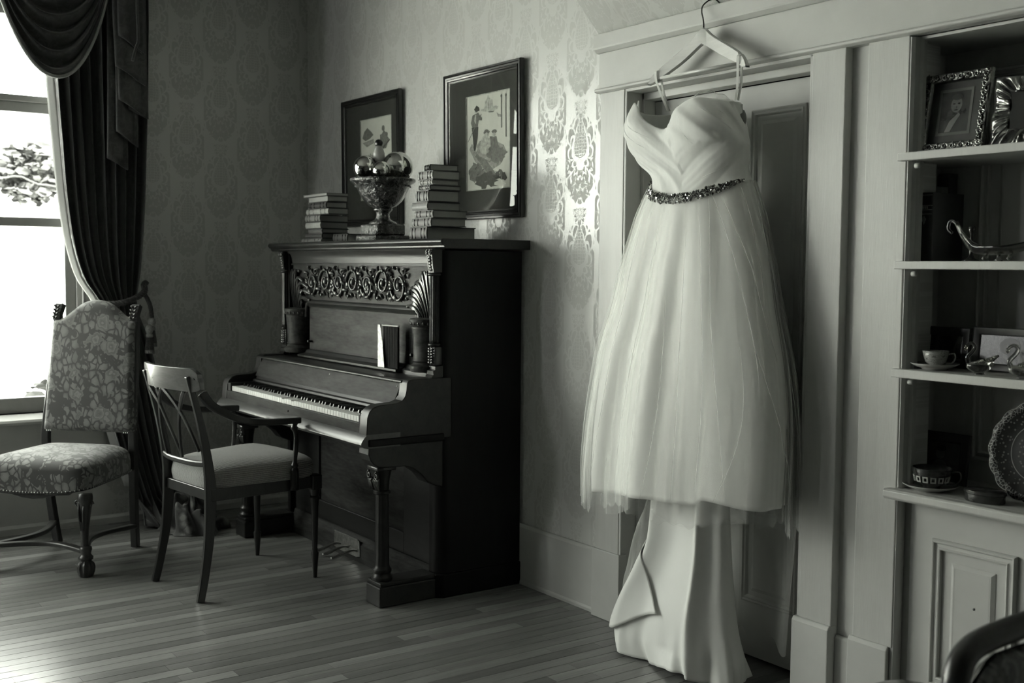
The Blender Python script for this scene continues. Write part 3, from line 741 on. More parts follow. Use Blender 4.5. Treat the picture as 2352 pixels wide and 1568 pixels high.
# silver scroll frame with portrait
fw, fh = .206, .222
t = thing('picture_frame', 'ornate silver scroll frame with a portrait photograph of a man on the top shelf', 'picture frame', (4.050, .028, 1.668)); V = W(t)
M = tilted(t, 3.947, 4.153, 1.6685, fh, .028, .16)
mb = V(); rect_frame(mb, fw, fh, [(0, 0), (0, -.010), (.004, -.016), (.022, -.014), (.027, -.006), (.027, 0)], M); mb.build('frame_moulding', 'silver', angle=40)
orn = V(); rq = random.Random(2)
def orn_scroll(cx, cz, sg, horizontal):
    pts = [(cx+(.0095-.0075*i/12)*cos(sg*2.6*pi*i/12), -.0165-.001*sin(pi*i/12), cz+(.0095-.0075*i/12)*sin(sg*2.6*pi*i/12)) for i in range(13)]
    orn.tube([tuple(M @ Vector(p)) for p in pts], [.0030-.0012*i/12 for i in range(13)], 5)
    for k in range(4):
        a = 1.4*k; p0 = Vector((cx, -.016, cz)); d = Vector((.014*cos(a), 0, .014*sin(a)))
        if horizontal: d.z *= .55
        else: d.x *= .55
        orn.tube([tuple(M @ (p0+d*.4)), tuple(M @ (p0+d+Vector((0, -.004, 0)))), tuple(M @ (p0+d*1.45))], [.002, .0035, .001], 5)
n_ = 8
for k in range(n_):
    f = (k+.5)/n_-.5
    for sg in (-1, 1):
        orn_scroll(sg*(fw/2-.013), f*(fh-.01), 1 if k % 2 else -1, False)
        orn_scroll(f*(fw-.01), sg*(fh/2-.013), 1 if k % 2 else -1, True)
orn.build('scroll_ornament', 'silver', smooth=True)
mb = V(); mb.box(-fw/2+.026, fw/2-.026, -.005, -.001, -fh/2+.026, fh/2-.026, M); mt_ = mb.build('mount', photo_mat('grey_mount', .035, .045))
mb = V(); rect_frame(mb, .104, .130, [(0, -.0045), (0, -.0062), (.008, -.0062), (.008, -.0045)], M); mb.build('inner_border', photo_mat('mount_border', .07, .09))
ph = V().box(-.044, .044, -.0066, -.005, -.057, .057, M).build('portrait', photo_mat('old_photograph_dark', .012, .03))
def blob(Vc, M, cx, cz, rx, rz, y, n=18):
    mb = Vc(); mb.add([tuple((cx+rx*cos(2*pi*i/n), y, cz+rz*sin(2*pi*i/n))) for i in range(n)]+[(cx+rx*cos(2*pi*i/n), y+.0008, cz+rz*sin(2*pi*i/n)) for i in range(n)],
        [tuple(range(n)), tuple(range(2*n-1, n-1, -1))]+[(i, (i+1) % n, (i+1) % n+n, i+n) for i in range(n)], M); return mb
def poly(Vc, M, pts, y, t=.0008):
    n = len(pts); mb = Vc(); mb.add([(x, y, z) for x, z in pts]+[(x, y+t, z) for x, z in pts], [tuple(range(n)), tuple(range(2*n-1, n-1, -1))]+[(i, (i+1) % n, (i+1) % n+n, i+n) for i in range(n)], M); return mb
fl_ = photo_mat('photo_face', .075, .10, 60); hr_ = photo_mat('photo_hair', .010, .016); sh_ = photo_mat('photo_shirt', .13, .16)
blob(V, M, .004, .020, .017, .023, -.0072).build('portrait_face', fl_, ph)
blob(V, M, .005, .041, .0175, .009, -.0078).build('portrait_hair', hr_, ph)
poly(V, M, [(-.025, -.056), (-.008, -.056), (.018, -.010), (.014, -.003), (.002, -.014), (-.012, -.026)], -.0075).build('portrait_shirt', sh_, ph)
for q in (-1, 1): blob(V, M, .004+q*.0075, .022, .004, .0022, -.0080, 10).build('portrait_eye', hr_, ph)
blob(V, M, .005, .012, .0022, .004, -.0079, 8).build('portrait_nose', photo_mat('photo_shade', .045, .055), ph); blob(V, M, .004, .0045, .006, .0013, -.0081, 10).build('portrait_mouth', hr_, ph)
# second frame: crumpled metallic surround, dark middle
t = thing('picture_frame', 'frame with crinkled shiny surround and dark picture beside the silver scroll frame', 'picture frame', (4.275, .03, 1.668)); V = W(t)
M = tilted(t, 4.168, 4.385, 1.6685, .19, .030, .14)
rc = random.Random(9)
def crum(u, v):
    # crinkled surround: inner opening (+-.055) to the outer rim (+-.108)
    a = u*2*pi; ca, sa = cos(a), sin(a); k = 1/max(abs(ca), abs(sa))
    xi, zi = ca*k, sa*k
    wv_ = .006*sin(a*23+3*sin(5*a))+.004*sin(a*41)
    x = lerp(.060, .107, v)*xi; z = lerp(.050, .094, v)*zi
    return M @ Vector((x, -.010-wv_*sin(pi*min(v*1.1, 1))-.004*sin(3*v+a*7), z))
mb = V().grid(crum, 260, 8, cu=True); mb.build('crinkled_surround', 'foil', smooth=True, solid=.001)
V().box(-.104, .104, -.006, 0, -.091, .091, M).build('backing', 'gloss_black')
V().box(-.061, .061, -.0085, -.006, -.051, .051, M).build('dark_picture', 'gloss_black')
# books on the second shelf
MAT['book_pale'] = plain('pale_cloth_book', .15, .6, .12, 60, .05); MAT['book_dark'] = plain('black_leather_book', .012, .30, .2, 60); MAT['book_mid'] = plain('grey_cloth_book', .05, .6, .15, 60)
MAT['paper'] = wood('page_edges', .30, .8, 0, .25, 60, 10, bump=.2); MAT['gilt'] = plain('gilt_lettering', .30, .35, .2, 60, metal=.6)
def upright_book(label, mat, x0, x1, h, y0, d, bands=(), word=None, z=1.366, lab_mat='gilt', cat='book'):
    t = thing('book', label, cat, ((x0+x1)/2, y0, z), group='books standing on the second shelf'); V = W(t); w_ = x1-x0
    n = 8; prof = [(x0, y0+d)]+[((x0+x1)/2-w_/2*cos(pi*i/n), y0+.004-.008*sin(pi*i/n)) for i in range(n+1)]+[(x1, y0+d), (x1-.0025, y0+d), (x1-.003, y0+.006), (x0+.003, y0+.006), (x0+.0025, y0+d)]
    V().prism(prof, z, z+h, 2).build('cover', mat, angle=40)
    V().box(x0+.003, x1-.003, y0+.007, y0+d-.004, z+.004, z+h-.004).build('pages', 'paper')
    for (za, zb) in bands:
        V().prism([((x0+x1)/2-w_/2*cos(pi*i/n)*1.0, y0+.003-.0088*sin(pi*i/n)) for i in range(1, n)]+[(x1-.004, y0+.006), (x0+.004, y0+.006)], z+za, z+zb, 2).build('spine_band', lab_mat)
    return t, V
upright_book('pale cloth book with ruled spine at the left end of the second shelf', 'book_pale', 3.893, 3.929, .220, .060, .145, [(.205, .2065), (.198, .1995), (.185, .1865), (.178, .1795)], lab_mat='book_mid')
t, V = upright_book('tall black leather book with gilt spine bands on the second shelf', 'book_dark', 3.938, 3.984, .196, .050, .150, [(.188, .1895), (.158, .160), (.146, .148), (.134, .136)])
for k in range(5): V().box(3.948+.0055*k, 3.951+.0055*k, .0405, .0425, 1.366+.149, 1.366+.157).build('spine_lettering', 'gilt')
V().prism([(3.955, 1.366+.120), (3.962, 1.366+.130), (3.969, 1.366+.120), (3.962, 1.366+.105)], .0405, .0425, 1).build('spine_ornament', 'gilt')
t = thing('small_book', 'small grey volume lying flat behind the tall books, only its end showing', 'book', (3.92, .19, 1.366), group='books standing on the second shelf'); V = W(t)
upright_book('grey volume standing behind the pale cloth book', 'book_mid', 3.886, 3.926, .262, .215, .040)
bpy.data.objects.remove(t)
# boat-shaped glass dish with turned-up prow, on two feet
t = thing('glass_dish', 'long dark glass boat dish with upswept curled prow on the second shelf', 'dish', (4.21, -.005, 1.366)); V = W(t)
def boat(u, v):
    # u along, v across (0..1 -> -1..1)
    x = lerp(-.105, .145, u); q = v*2-1
    wdt = .034*max(sin(pi*min(max((u-.10)/.95, 0), 1)), .12)
    zb = .020+.075*max(0, (.30-u)/.30)**2.2+.035*max(0, (u-.6)/.4)**1.6
    zt = .040+.072*max(0, (.30-u)/.30)**1.8+.020*max(0, (u-.6)/.4)**1.5
    return Vector((4.20+x, -.002+wdt*q, 1.366+lerp(zb, max(zt, zb+.004), abs(q)**1.6)))
V().grid(boat, 34, 15).build('bowl', 'smoke', smooth=True, solid=.005)
V().tube(spline([(4.108, -.002, 1.440), (4.092, -.002, 1.470), (4.074, -.002, 1.475), (4.070, -.002, 1.455), (4.082, -.002, 1.444)], 5), .0045, 10).build('curled_prow', 'smoke', smooth=True)
for x in (4.185, 4.255): V().tube([(x, -.002, 1.392), (x+.006, -.014, 1.380), (x+.002, -.02, 1.3705)], [.006, .005, .005], 8).build('foot', 'smoke', smooth=True)
V().lathe([(.010, 1.3665), (.012, 1.368), (.005, 1.375), (.005, 1.385), (.012, 1.392)], 14, Matrix.Translation((4.22, .0, 0))).build('stem', 'smoke', smooth=True)
t = thing('candlestick', 'slim dark candlestick standing behind the glass boat dish', 'candlestick', (4.105, .055, 1.366)); V = W(t)
V().lathe([(.022, 1.366), (.023, 1.369), (.010, 1.375), (.005, 1.385), (.006, 1.40), (.0045, 1.44), (.009, 1.452), (.0085, 1.462), (.006, 1.463)], 18, Matrix.Translation((4.105, .055, 0))).build('stick', 'darkware', smooth=True)
# third shelf: two framed pictures, teacup, glass swans
def small_picture(label, x0, x1, z0, h, y, border, pm_, fm='darkframe', tilt=.10, fig=None, cat='picture frame'):
    t = thing('picture_frame', label, cat, ((x0+x1)/2, y, z0)); V = W(t); w_ = x1-x0
    M = tilted(t, x0, x1, z0+.0005, h, y, tilt)
    mb = V(); rect_frame(mb, w_, h, [(0, 0), (0, -.008), (.003, -.011), (border-.004, -.009), (border, -.005), (border, 0)], M); mb.build('frame_moulding', fm, angle=40)
    V().box(-w_/2+border-.001, w_/2-border+.001, -.004, -.001, -h/2+border-.001, h/2-border+.001, M).build('picture', pm_)
    return t, V, M
def scene_mat(name, sc, lo, hi):
    s = NT(name); n = s.noise(s.map((1, 1, .6)), sc, 6, .7, 1.5); s.col(s.ramp(n, [(.38, lo), (.5, (lo+hi)/2*.6), (.62, hi)])); s.set(rough=.2); return s.m
t, V, M = small_picture('small black framed woodland picture behind the teacup', 3.872, 4.074, 1.062, .117, .115, .026, scene_mat('woodland_print', 30, .005, .06))
V().box(-.008, .000, -.0045, -.004, -.030, .032, M).build('tree_trunk', hr_)
V().box(.038, .043, -.0045, -.004, -.030, .030, M).build('tree_trunk', hr_)
t, V, M = small_picture('wide grey framed landscape picture behind the glass swans', 4.080, 4.33, 1.062, .122, .118, .022, scene_mat('landscape_print', 18, .008, .055), fm=plain('grey_frame', .022, .35, .3))
blob(V, M, -.015, .010, .030, .024, -.0048).build('tree_crown', hr_)
V().box(-.018, -.012, -.0052, -.0042, -.034, .010, M).build('tree_trunk', hr_)
def cup(label, x, y, z, r, h, mat, base=.5, group=None, saucer=None, hang=.0, band=None):
    t = thing('teacup', label, 'cup', (x, y, z)); V = W(t); T = Matrix.Translation((x, y, z))
    pr = [(.001, .002), (r*base*.8, .002), (r*base*.85, 0), (r*base*.95, .001), (r*base, .008), (r*.78, h*.35), (r*.92, h*.7), (r, h), (r-.0018, h), (r*.90, h*.7), (r*.75, h*.36), (r*base*.9, .010), (.001, .009)]
    V().lathe([(a, b) for a, b in pr], 32, T, cap=False).build('bowl', mat, smooth=True)
    d = Vector((cos(hang), sin(hang), 0)); P0 = Vector((x, y, z))
    V().tube(spline([P0+d*(r*.93)+Vector((0,0,h*.82)), P0+d*(r*1.35)+Vector((0,0,h*.86)), P0+d*(r*1.42)+Vector((0,0,h*.55)), P0+d*(r*1.15)+Vector((0,0,h*.28)), P0+d*(r*.74)+Vector((0,0,h*.26))], 4), .0022, 8).build('handle', mat, smooth=True)
    return t, V
def saucer(label, x, y, z, r, mat):
    t = thing('saucer', label, 'saucer', (x, y, z)); V = W(t)
    V().lathe([(.001, .003), (r*.45, .003), (r*.46, 0), (r*.52, 0), (r*.55, .004), (r*.8, .009), (r, .017), (r, .0185), (r*.8, .0115), (r*.55, .0065), (r*.4, .0055), (.001, .0055)], 40, Matrix.Translation((x, y, z)), cap=False).build('dish', mat, smooth=True)
saucer('pale saucer under the teacup on the third shelf', 4.022, .028, 1.0625, .066, 'porcelain')
s = NT('porcelain_with_brushed_leaves'); wv_ = s.noise(s.map((8, 8, 22)), 4, 2, .5, 1.5); s.col(s.ramp(wv_, [(.44, .34), (.50, .50), (.53, .10), (.57, .40)])); s.set(rough=.12, spec=.6); MAT['porcelain_leaf'] = s.m
cup('pale porcelain teacup with grey leaf sprays standing on the pale saucer', 4.024, .028, 1.0685, .036, .047, 'porcelain_leaf', hang=.45)
saucer('wide pale-edged saucer under the dark cup on the counter', 4.025, .022, .7195, .076, 'porcelain')
t, V = cup('dark cup with a row of pale square medallions on the counter', 4.028, .022, .7255, .054, .060, 'darkware', .45, hang=.45)
V().lathe([(.0515, .045), (.053, .050), (.0535, .0585)], 32, Matrix.Translation((4.028, .022, .7255)), cap=False).build('rim_band', 'darkware', smooth=True)
for k in range(14):
    a = 2*pi*k/14; Mq = Matrix.Translation((4.028, .022, .7255+.030)) @ Matrix.Rotation(a, 4, 'Z') @ Matrix.Translation((.0475, 0, 0)) @ Matrix.Rotation(.20, 4, 'Y') @ Matrix.Rotation(pi/2, 4, 'Z')
    mb = V(); rect_frame(mb, .015, .017, [(0, .0015), (0, -.0012), (.0035, -.0012), (.0035, .0015)], Mq); mb.build('medallion', 'porcelain')
def swan(label, x, y, z, k=1.0, rz=0):
    t = thing('glass_swan', label, 'ornament', (x, y, z), group='glass swans on the third shelf'); V = W(t)
    T = Matrix.Translation((x, y, z)) @ Matrix.Rotation(rz, 4, 'Z') @ Matrix.Scale(k, 4)
    def body(u, v):
        a = u*2*pi; s_ = v
        xx = lerp(-.036, .040, s_); r = .024*sin(pi*min(max(s_*.93+.05, 0), 1))**.6
        zz = .026+.010*(s_ > .75)*(s_-.75)*4
        return T @ Vector((xx, r*cos(a), zz+r*.95*sin(a)*(1 if sin(a) < 0 else .55)))
    V().grid(body, 20, 14, cu=True).build('body', 'crystal', smooth=True)
    V().tube([T @ p for p in spline([(-.030, 0, .030), (-.034, 0, .048), (-.020, 0, .066), (-.014, 0, .080), (-.022, 0, .090), (-.034, 0, .086), (-.040, 0, .074)], 5)], [.0075*k-.00012*k*i for i in range(31)], 10).build('neck', 'crystal', smooth=True)
    V().ball(T @ Vector((-.040, 0, .076)), .0062*k, 10, (.8, .8, 1.4)).build('head', 'crystal', smooth=True)
    for q in (-1, 1):
        mb = V()
        for j in range(5):
            mb.tube([T @ p for p in spline([(-.012+.006*j, q*.018, .034), (.012+.006*j, q*.026, .042+.002*j), (.036+.003*j, q*.020, .040+.004*j)], 4)], [.004*k]*8+[.001], 6)
        mb.build('wing', 'crystal', smooth=True)
    V().lathe([(.016*k, 0), (.017*k, .001), (.012*k, .006*k)], 16, Matrix.Translation((x, y, z))).build('base', 'crystal', smooth=True)
swan('clear glass swan beside the teacup on the third shelf', 4.176, .0, 1.0625, .92, .35)
swan('clear glass swan half out of view at the right edge of the third shelf', 4.308, -.015, 1.0625, .95, .55)
# counter: child photograph, oval box, big plate
t, V, M = small_picture('dark framed photograph of a small child leaning behind the dark cup', 3.884, 4.056, .7195, .148, .150, .030, photo_mat('old_photograph_grey', .03, .055, 10), tilt=.14)
blob(V, M, -.006, .012, .014, .018, -.0055).build('child_face', fl_); blob(V, M, -.004, .026, .015, .009, -.0062).build('child_hair', hr_)
poly(V, M, [(-.036, -.044), (.022, -.044), (.016, -.018), (.002, -.008), (-.014, -.008), (-.028, -.020)], -.0052).build('child_dress', photo_mat('photo_dress', .06, .08))
t = thing('trinket_box', 'oval dark lacquered trinket box on the counter between cup and plate', 'box', (4.203, .004, .7195)); V = W(t)
Me = Matrix.Translation((4.203, .004, .7195)) @ Matrix.Rotation(.1, 4, 'Z') @ Matrix.Diagonal((1, .62, 1, 1))
V().lathe([(.001, 0), (.052, 0), (.055, .003), (.055, .021), (.052, .022)], 40, Me).build('box_body', 'darkware', smooth=False, angle=40)
V().lathe([(.057, .0225), (.058, .025), (.057, .030), (.050, .034), (.001, .036)], 40, Me).build('box_lid', 'darkware', angle=40)
s = NT('transfer_printed_plate'); sp_ = s.n('ShaderNodeSeparateXYZ'); s.lk(s.coord(), sp_.inputs[0]); x_, z_ = sp_.outputs[0], sp_.outputs[2]
rad = s.math('POWER', s.math('ADD', s.math('POWER', x_, 2), s.math('POWER', z_, 2)), .5)
vv_ = s.math('LESS_THAN', s.voro(s.map(), 110, 'DISTANCE_TO_EDGE'), .06); edge = s.math('GREATER_THAN', rad, .118)
ring = s.math('MULTIPLY', s.math('GREATER_THAN', rad, .0765), s.math('LESS_THAN', rad, .0785)); dots = s.math('LESS_THAN', s.voro(s.map(), 95), .26)
band = s.math('MULTIPLY', s.math('GREATER_THAN', rad, .082), s.math('LESS_THAN', rad, .116)); cen = s.math('LESS_THAN', rad, .062)
m1 = s.math('MULTIPLY', vv_, edge); m2 = s.math('MULTIPLY', dots, s.math('MAXIMUM', band, cen)); mm = s.math('MAXIMUM', s.math('MAXIMUM', m1, s.math('MULTIPLY', m2, .45)), ring)
s.col(s.mix(mm, .006, .16)); s.set(rough=.38, spec=.15); MAT['plate'] = s.m
t = thing('serving_plate', 'large dark transfer-printed plate with pale scalloped rim leaning at the right', 'plate', (4.308, .080, .7195+.139), rot=(-.16, 0, 0))
def plate(u, v):
    a = u*2*pi; R = (.004+.996*v)*(.132+.006*abs(cos(a*8))); dd = -.012*max(0, (v-.55)/.45)**1.5
    return Vector((R*cos(a), dd, R*sin(a)))
MB().grid(plate, 160, 12, cu=True).lathe([(.0001, .0), (.006, .0002)], 12, Matrix.Rotation(pi/2, 4, 'X')).build('plate_body', 'plate', t, smooth=True, solid=.004)
MB().tube([(cos(a)*(.132+.006*abs(cos(a*8))), -.012, sin(a)*(.132+.006*abs(cos(a*8)))) for a in [2*pi*i/160 for i in range(160)]], .0012, 6, closed=True).build('plate_rim', 'porcelain', t, smooth=True)
# ------------------------------------------------------------------ armchair at the keyboard
class LB(MB):   # builder whose parts hang on the current thing, local coordinates
    cur = None
    def build(s, name, mat, parent=None, **kw): return MB.build(s, name, mat, parent if parent is not None else LB.cur, **kw)
s = NT('corded_seat_fabric'); co = s.map(); sx = s.n('ShaderNodeSeparateXYZ'); s.lk(co, sx.inputs[0])
# cords run front to back: phase follows x on the top and back, z on the sides
ge = s.n('ShaderNodeNewGeometry'); tcn = s.coord('Normal'); sn = s.n('ShaderNodeSeparateXYZ'); s.lk(tcn, sn.inputs[0])
sidew = s.math('GREATER_THAN', s.math('ABSOLUTE', sn.outputs[0]), .62)
ph = s.math('ADD', s.math('MULTIPLY', sx.outputs[0], s.math('SUBTRACT', 1, sidew)), s.math('MULTIPLY', sx.outputs[2], sidew))
wvs = s.math('SINE', s.math('MULTIPLY', ph, 2*pi/.0075)); n_ = s.noise(co, 160, 2)
s.col(s.ramp(s.math('ADD', s.math('MULTIPLY', wvs, .25), s.math('MULTIPLY', n_, .7)), [(.1, .16), (.6, .30)])); s.set(rough=.85, sheen=.3)
s.bump(wvs, .8, .0012); MAT['corded'] = s.m
ac = thing('armchair', 'dark wooden armchair with interlaced arch back and corded pale seat, drawn up to the piano', 'chair', (1.335, -.98, 0), math.radians(7)); LB.cur = ac
def xs(y): return .012-.11*y
wd = 'chairwood'
for q in (-1, 1):
    # back post: sabre leg below, raked post above
    pts = spline([(q*.203+xs(-.28), -.285, 0), (q*.198+xs(-.27), -.262, .10), (q*.190+xs(-.25), -.236, .25), (q*.186+xs(-.24), -.226, .42), (q*.186+xs(-.25), -.236, .55), (q*.188+xs(-.28), -.270, .72), (q*.190+xs(-.33), -.325, .905)], 5)
    n = len(pts); dp = [smooth_interp([(0, .030), (.25, .036), (.48, .046), (.6, .042), (.8, .030), (1, .020)], i/(n-1)) for i in range(n)]
    LB().ribbon(pts, dp, .020, (0, 1, 0)).build('back_post', wd, bevel=.003, angle=40)
    # front leg, turned and tapered
    x, y = q*.244+xs(.26), .26
    def fl(a, z): return 1-(.09*abs(sin(a*5)) if .16 < z < .33 else 0)
    LB().lathe([(.009, 0), (.011, .03), (.0165, .100), (.017, .108), (.012, .116), (.0135, .122), (.012, .13), (.0165, .31), (.018, .335), (.021, .345), (.021, .352), (.017, .358), (.022, .372), (.024, .40)], 30, Matrix.Translation((x, y, 0)), fl).build('front_leg', wd, angle=50)
    LB().box(x-.025, x+.025, y-.024, y+.024, .385, .448, ch=.004).build('leg_block', wd)
    # arm: scooped rest, then vertical turned support
    ax = q*.262
    root = (q*.188+xs(-.28), -.262, .835)
    pts = spline([root, (q*.215+xs(-.25), -.232, .785), (q*.244+xs(-.16), -.160, .740), (ax+xs(-.08), -.080, .712), (ax+xs(.02), .020, .700), (ax+xs(.1), .100, .696), (ax+xs(.16), .168, .694)], 5)
    n = len(pts); LB().ribbon(pts, [lerp(.028, .034, i/(n-1)) for i in range(n)], [lerp(.036, .026, min(1, i/(n-1)*1.6)) for i in range(n)], (1, 0, 0)).build('armrest', wd, bevel=.005, angle=40)
    fx = ax+xs(.15)
    sup = spline([(fx, .150, .690), (fx, .142, .668), (fx, .150, .640), (fx, .151, .60), (fx, .147, .55), (fx, .143, .515), (fx, .143, .497), (fx, .143, .47), (fx, .143, .400)], 4)
    rad = [smooth_interp([(0, .015), (.10, .011), (.16, .016), (.20, .011), (.45, .0105), (.62, .010), (.70, .017), (.76, .012), (.82, .017), (1, .018)], i/(len(sup)-1)) for i in range(len(sup))]
    LB().tube(sup, rad, 12).build('arm_support', wd, smooth=True)
# seat rails
def rail(p, q_, w_, h): return LB().ribbon([p, q_], h, w_, (0, 0, 1))
b0 = (-.186+xs(-.235), -.226, .420); b1 = (.186+xs(-.235), -.226, .420); f0 = (-.244+xs(.26), .26, .418); f1 = (.244+xs(.26), .26, .418)
rail(b0, b1, .022, .045).build('seat_rail', wd, bevel=.003); rail(b0, f0, .024, .050).build('seat_rail', wd, bevel=.003)
rail(b1, f1, .024, .050).build('seat_rail', wd, bevel=.003)
LB().ribbon(spline([f0, (xs(.29)-.10, .285, .418), (xs(.29)+.10, .285, .418), f1], 6), .054, .022, (0, 0, 1)).build('seat_rail', wd, bevel=.003)
# cushion
def cush(u, v):
    a = u*2*pi; c, s_ = cos(a), sin(a)
    k = (abs(c)**7+abs(s_)**7)**(-1/7)
    lx, ly = c*k, s_*k
    hw = lerp(.192, .262, (ly+1)/2); yc, hd = .022, .250
    fr = v
    if fr < .45: rr = 1.0+.02*sin(fr/.45*pi); z = .442+.062*(fr/.45)**.9
    else:
        t = (fr-.45)/.55; rr = cos(t*pi/2)**.55 if t < 1 else .0; z = .504+.045*sin(t*pi/2)**1.2
    x = lx*hw*rr; y = yc+ly*(hd+.018*(1-lx*lx)*(ly > 0))*rr
    return Vector((x+xs(y), y, z))
LB().grid(cush, 72, 22, cu=True).build('seat_cushion', 'corded', smooth=True)
# curved crest board
def crest(u, v, k):
    x = lerp(-.238, .238, u); z = lerp(.846, .937, v)-.006*(2*u-1)**2*(1-v)+.0*u
    zz = z - (.022*max(0, abs(2*u-1)-.88)/.12)*(1 if v > .5 else -.6)
    y = -.384+.95*x*x - .012*(v-.5)+k
    return Vector((x+xs(-.33)+.0, y+.028, zz))
mb = LB(); A = [[crest(i/24, j/6, 0) for i in range(25)] for j in range(7)]; B = [[crest(i/24, j/6, .020) for i in range(25)] for j in range(7)]
vs_ = [p for r in A for p in r]+[p for r in B for p in r]; fs_ = []; N = 175
for j in range(6):
    for i in range(24):
        q = (j*25+i, j*25+i+1, (j+1)*25+i+1, (j+1)*25+i); fs_.append(q); fs_.append(tuple(N+t for t in q[::-1]))
for i in range(24): fs_.append((i, i+1, N+i+1, N+i)); fs_.append((150+i, 150+i+1, N+151+i, N+150+i))
for j in range(6): fs_.append((j*25, (j+1)*25, N+(j+1)*25, N+j*25)); fs_.append((j*25+24, (j+1)*25+24, N+(j+1)*25+24, N+j*25+24))
mb.add(vs_, fs_).build('crest_rail', wood('polished_crest', .10, .22, 0, .3, 10, 6, spec=.7), bevel=.003, angle=50)
def yb(z, x=0): return lerp(-.262, -.312, (z-.55)/.30)
strands = [[(-.140, .840), (-.105, .805), (-.067, .768), (-.010, .680), (.040, .600), (.062, .558)],
           [(-.015, .842), (-.045, .812), (-.067, .768), (-.084, .700), (-.086, .630), (-.075, .558)],
           [(-.015, .842), (.045, .805), (.110, .755), (.165, .690), (.205, .630), (.222, .600)],
           [(.178, .842), (.140, .800), (.110, .755), (.080, .690), (.066, .620), (.062, .558)],
           [(.178, .842), (.195, .80), (.212, .740), (.222, .690)]]
for st in strands[:4]:
    pts = spline([(x, yb(z), z) for x, z in st], 4)
    LB().ribbon(pts, [lerp(.017, .009, i/(len(pts)-1)) for i in range(len(pts))], .010, (1, 0, .6)).build('lattice_strand', wd, bevel=.002, angle=40)
pts = spline([(-.180+xs(-.25), -.245, .548), (-.09+.03, -.262, .545), (.03, -.268, .545), (.12+.03, -.262, .545), (.180+xs(-.25), -.245, .548)], 5)
LB().ribbon(pts, .024, .018, (0, 0, 1)).build('lower_back_rail', wd, bevel=.006, angle=40)

# ------------------------------------------------------------------ tapestry side chair
def floral(name, plane, dark=.045, lo=.10, hi=.27, sc=7.5):
    s = NT(name); P = s.coord()
    wn_ = s.n('ShaderNodeTexNoise'); s.lk(P, wn_.inputs['Vector']); wn_.inputs['Scale'].default_value = 16; wn_.inputs['Detail'].default_value = 2
    mA = s.n('ShaderNodeVectorMath', operation='MULTIPLY_ADD'); s.lk(wn_.outputs['Color'], mA.inputs[0]); mA.inputs[1].default_value = (.035, .035, .035); s.lk(P, mA.inputs[2]); Pw = mA.outputs[0]
    # roses: rings of petals round scattered centres
    v1 = s.voro(Pw, sc, rnd=.75, out=None); d = v1.outputs['Distance']
    pet = s.voro(Pw, sc*5.2); rings = s.math('FRACT', s.math('ADD', s.math('MULTIPLY', d, 6.2), s.math('MULTIPLY', pet, .8)))
    rose = s.math('LESS_THAN', s.math('ADD', d, s.math('MULTIPLY', pet, .16)), .43)
    # leaves: long cells between
    lfv = s.voro(s.map((sc*3.6, sc*3.0, sc*2.2), rot=(.3, .5, .6), vec=Pw), 1.0, 'F1', 1); lfe = s.voro(s.map((sc*3.6, sc*3.0, sc*2.2), rot=(.3, .5, .6), vec=Pw), 1.0, 'DISTANCE_TO_EDGE', 1)
    leaf = s.math('GREATER_THAN', lfe, .09); keep = s.math('GREATER_THAN', s.noise(P, 22, 1), .42); leaf = s.math('MULTIPLY', leaf, keep)
    leafc = s.ramp(lfv, [(.0, hi*.95), (.35, lo*1.5), (.7, lo)])
    rosec = s.ramp(rings, [(.0, lo*.9), (.35, hi*.7), (.85, hi), (1, lo)])
    c = s.mix(leaf, dark, leafc); c = s.mix(rose, c, rosec)
    wv = s.noise(s.map((1, 1, 1), vec=P), 500, 1)
    c = s.mix(s.rng(wv, .3, .7, 0, .25), c, .07)
    s.col(c); s.set(rough=.9, sheen=.25); s.bump(wv, .4, .001)
    return s.m
MAT['floral_back'] = floral('rose_tapestry_back', 'XZ', dark=.06, lo=.13, hi=.23, sc=9.5); MAT['floral_seat'] = floral('rose_tapestry_seat', 'XY', dark=.06, lo=.15, hi=.27, sc=10)
MAT['carved_wood'] = wood('carved_dark_walnut', .030, .34, 2, .4, 16, 4, spec=.55)
sc_ = thing('side_chair', 'high-backed antique side chair in rose tapestry with carved dark legs, under the window', 'chair', (.60, -1.47, 0), math.radians(45)); LB.cur = sc_
cw = 'carved_wood'
def topz(x):
    a = abs(x); return interp([(0, 1.170), (.03, 1.168), (.06, 1.160), (.09, 1.145), (.12, 1.122), (.15, 1.098), (.17, 1.086), (.185, 1.080), (.22, 1.078)], a)
def by(z): return lerp(.185, .262, (z-.55)/.6)
def hwz(z): return lerp(.233, .212, (z-.55)/.52)
def backpt(u, v, face):
    # face 0: front (towards the room, -y), 1: rear
    z = lerp(.552, 1, v); x0 = 2*u-1
    zt = topz(x0*.214); z = lerp(.552, zt, v); x = x0*hwz(min(z, 1.08))
    e = min(1, (1-abs(x0))/.12, v/.06, (1-v)/.06); e = max(e, 0); pad = (.042*sqrt(1-(1-e)**2)+.010*(1-x0*x0)*sin(pi*v)) if face == 0 else -.016*sqrt(max(0, 1-(1-e)**2))
    return Vector((x, by(z)-pad, z))
mb = LB(); mb.grid(lambda u, v: backpt(u, v, 0), 41, 41); o0 = len(mb.v); mb.grid(lambda u, v: backpt(u, v, 1), 41, 41, flip=True)
mb.build('backrest', 'floral_back', smooth=True)
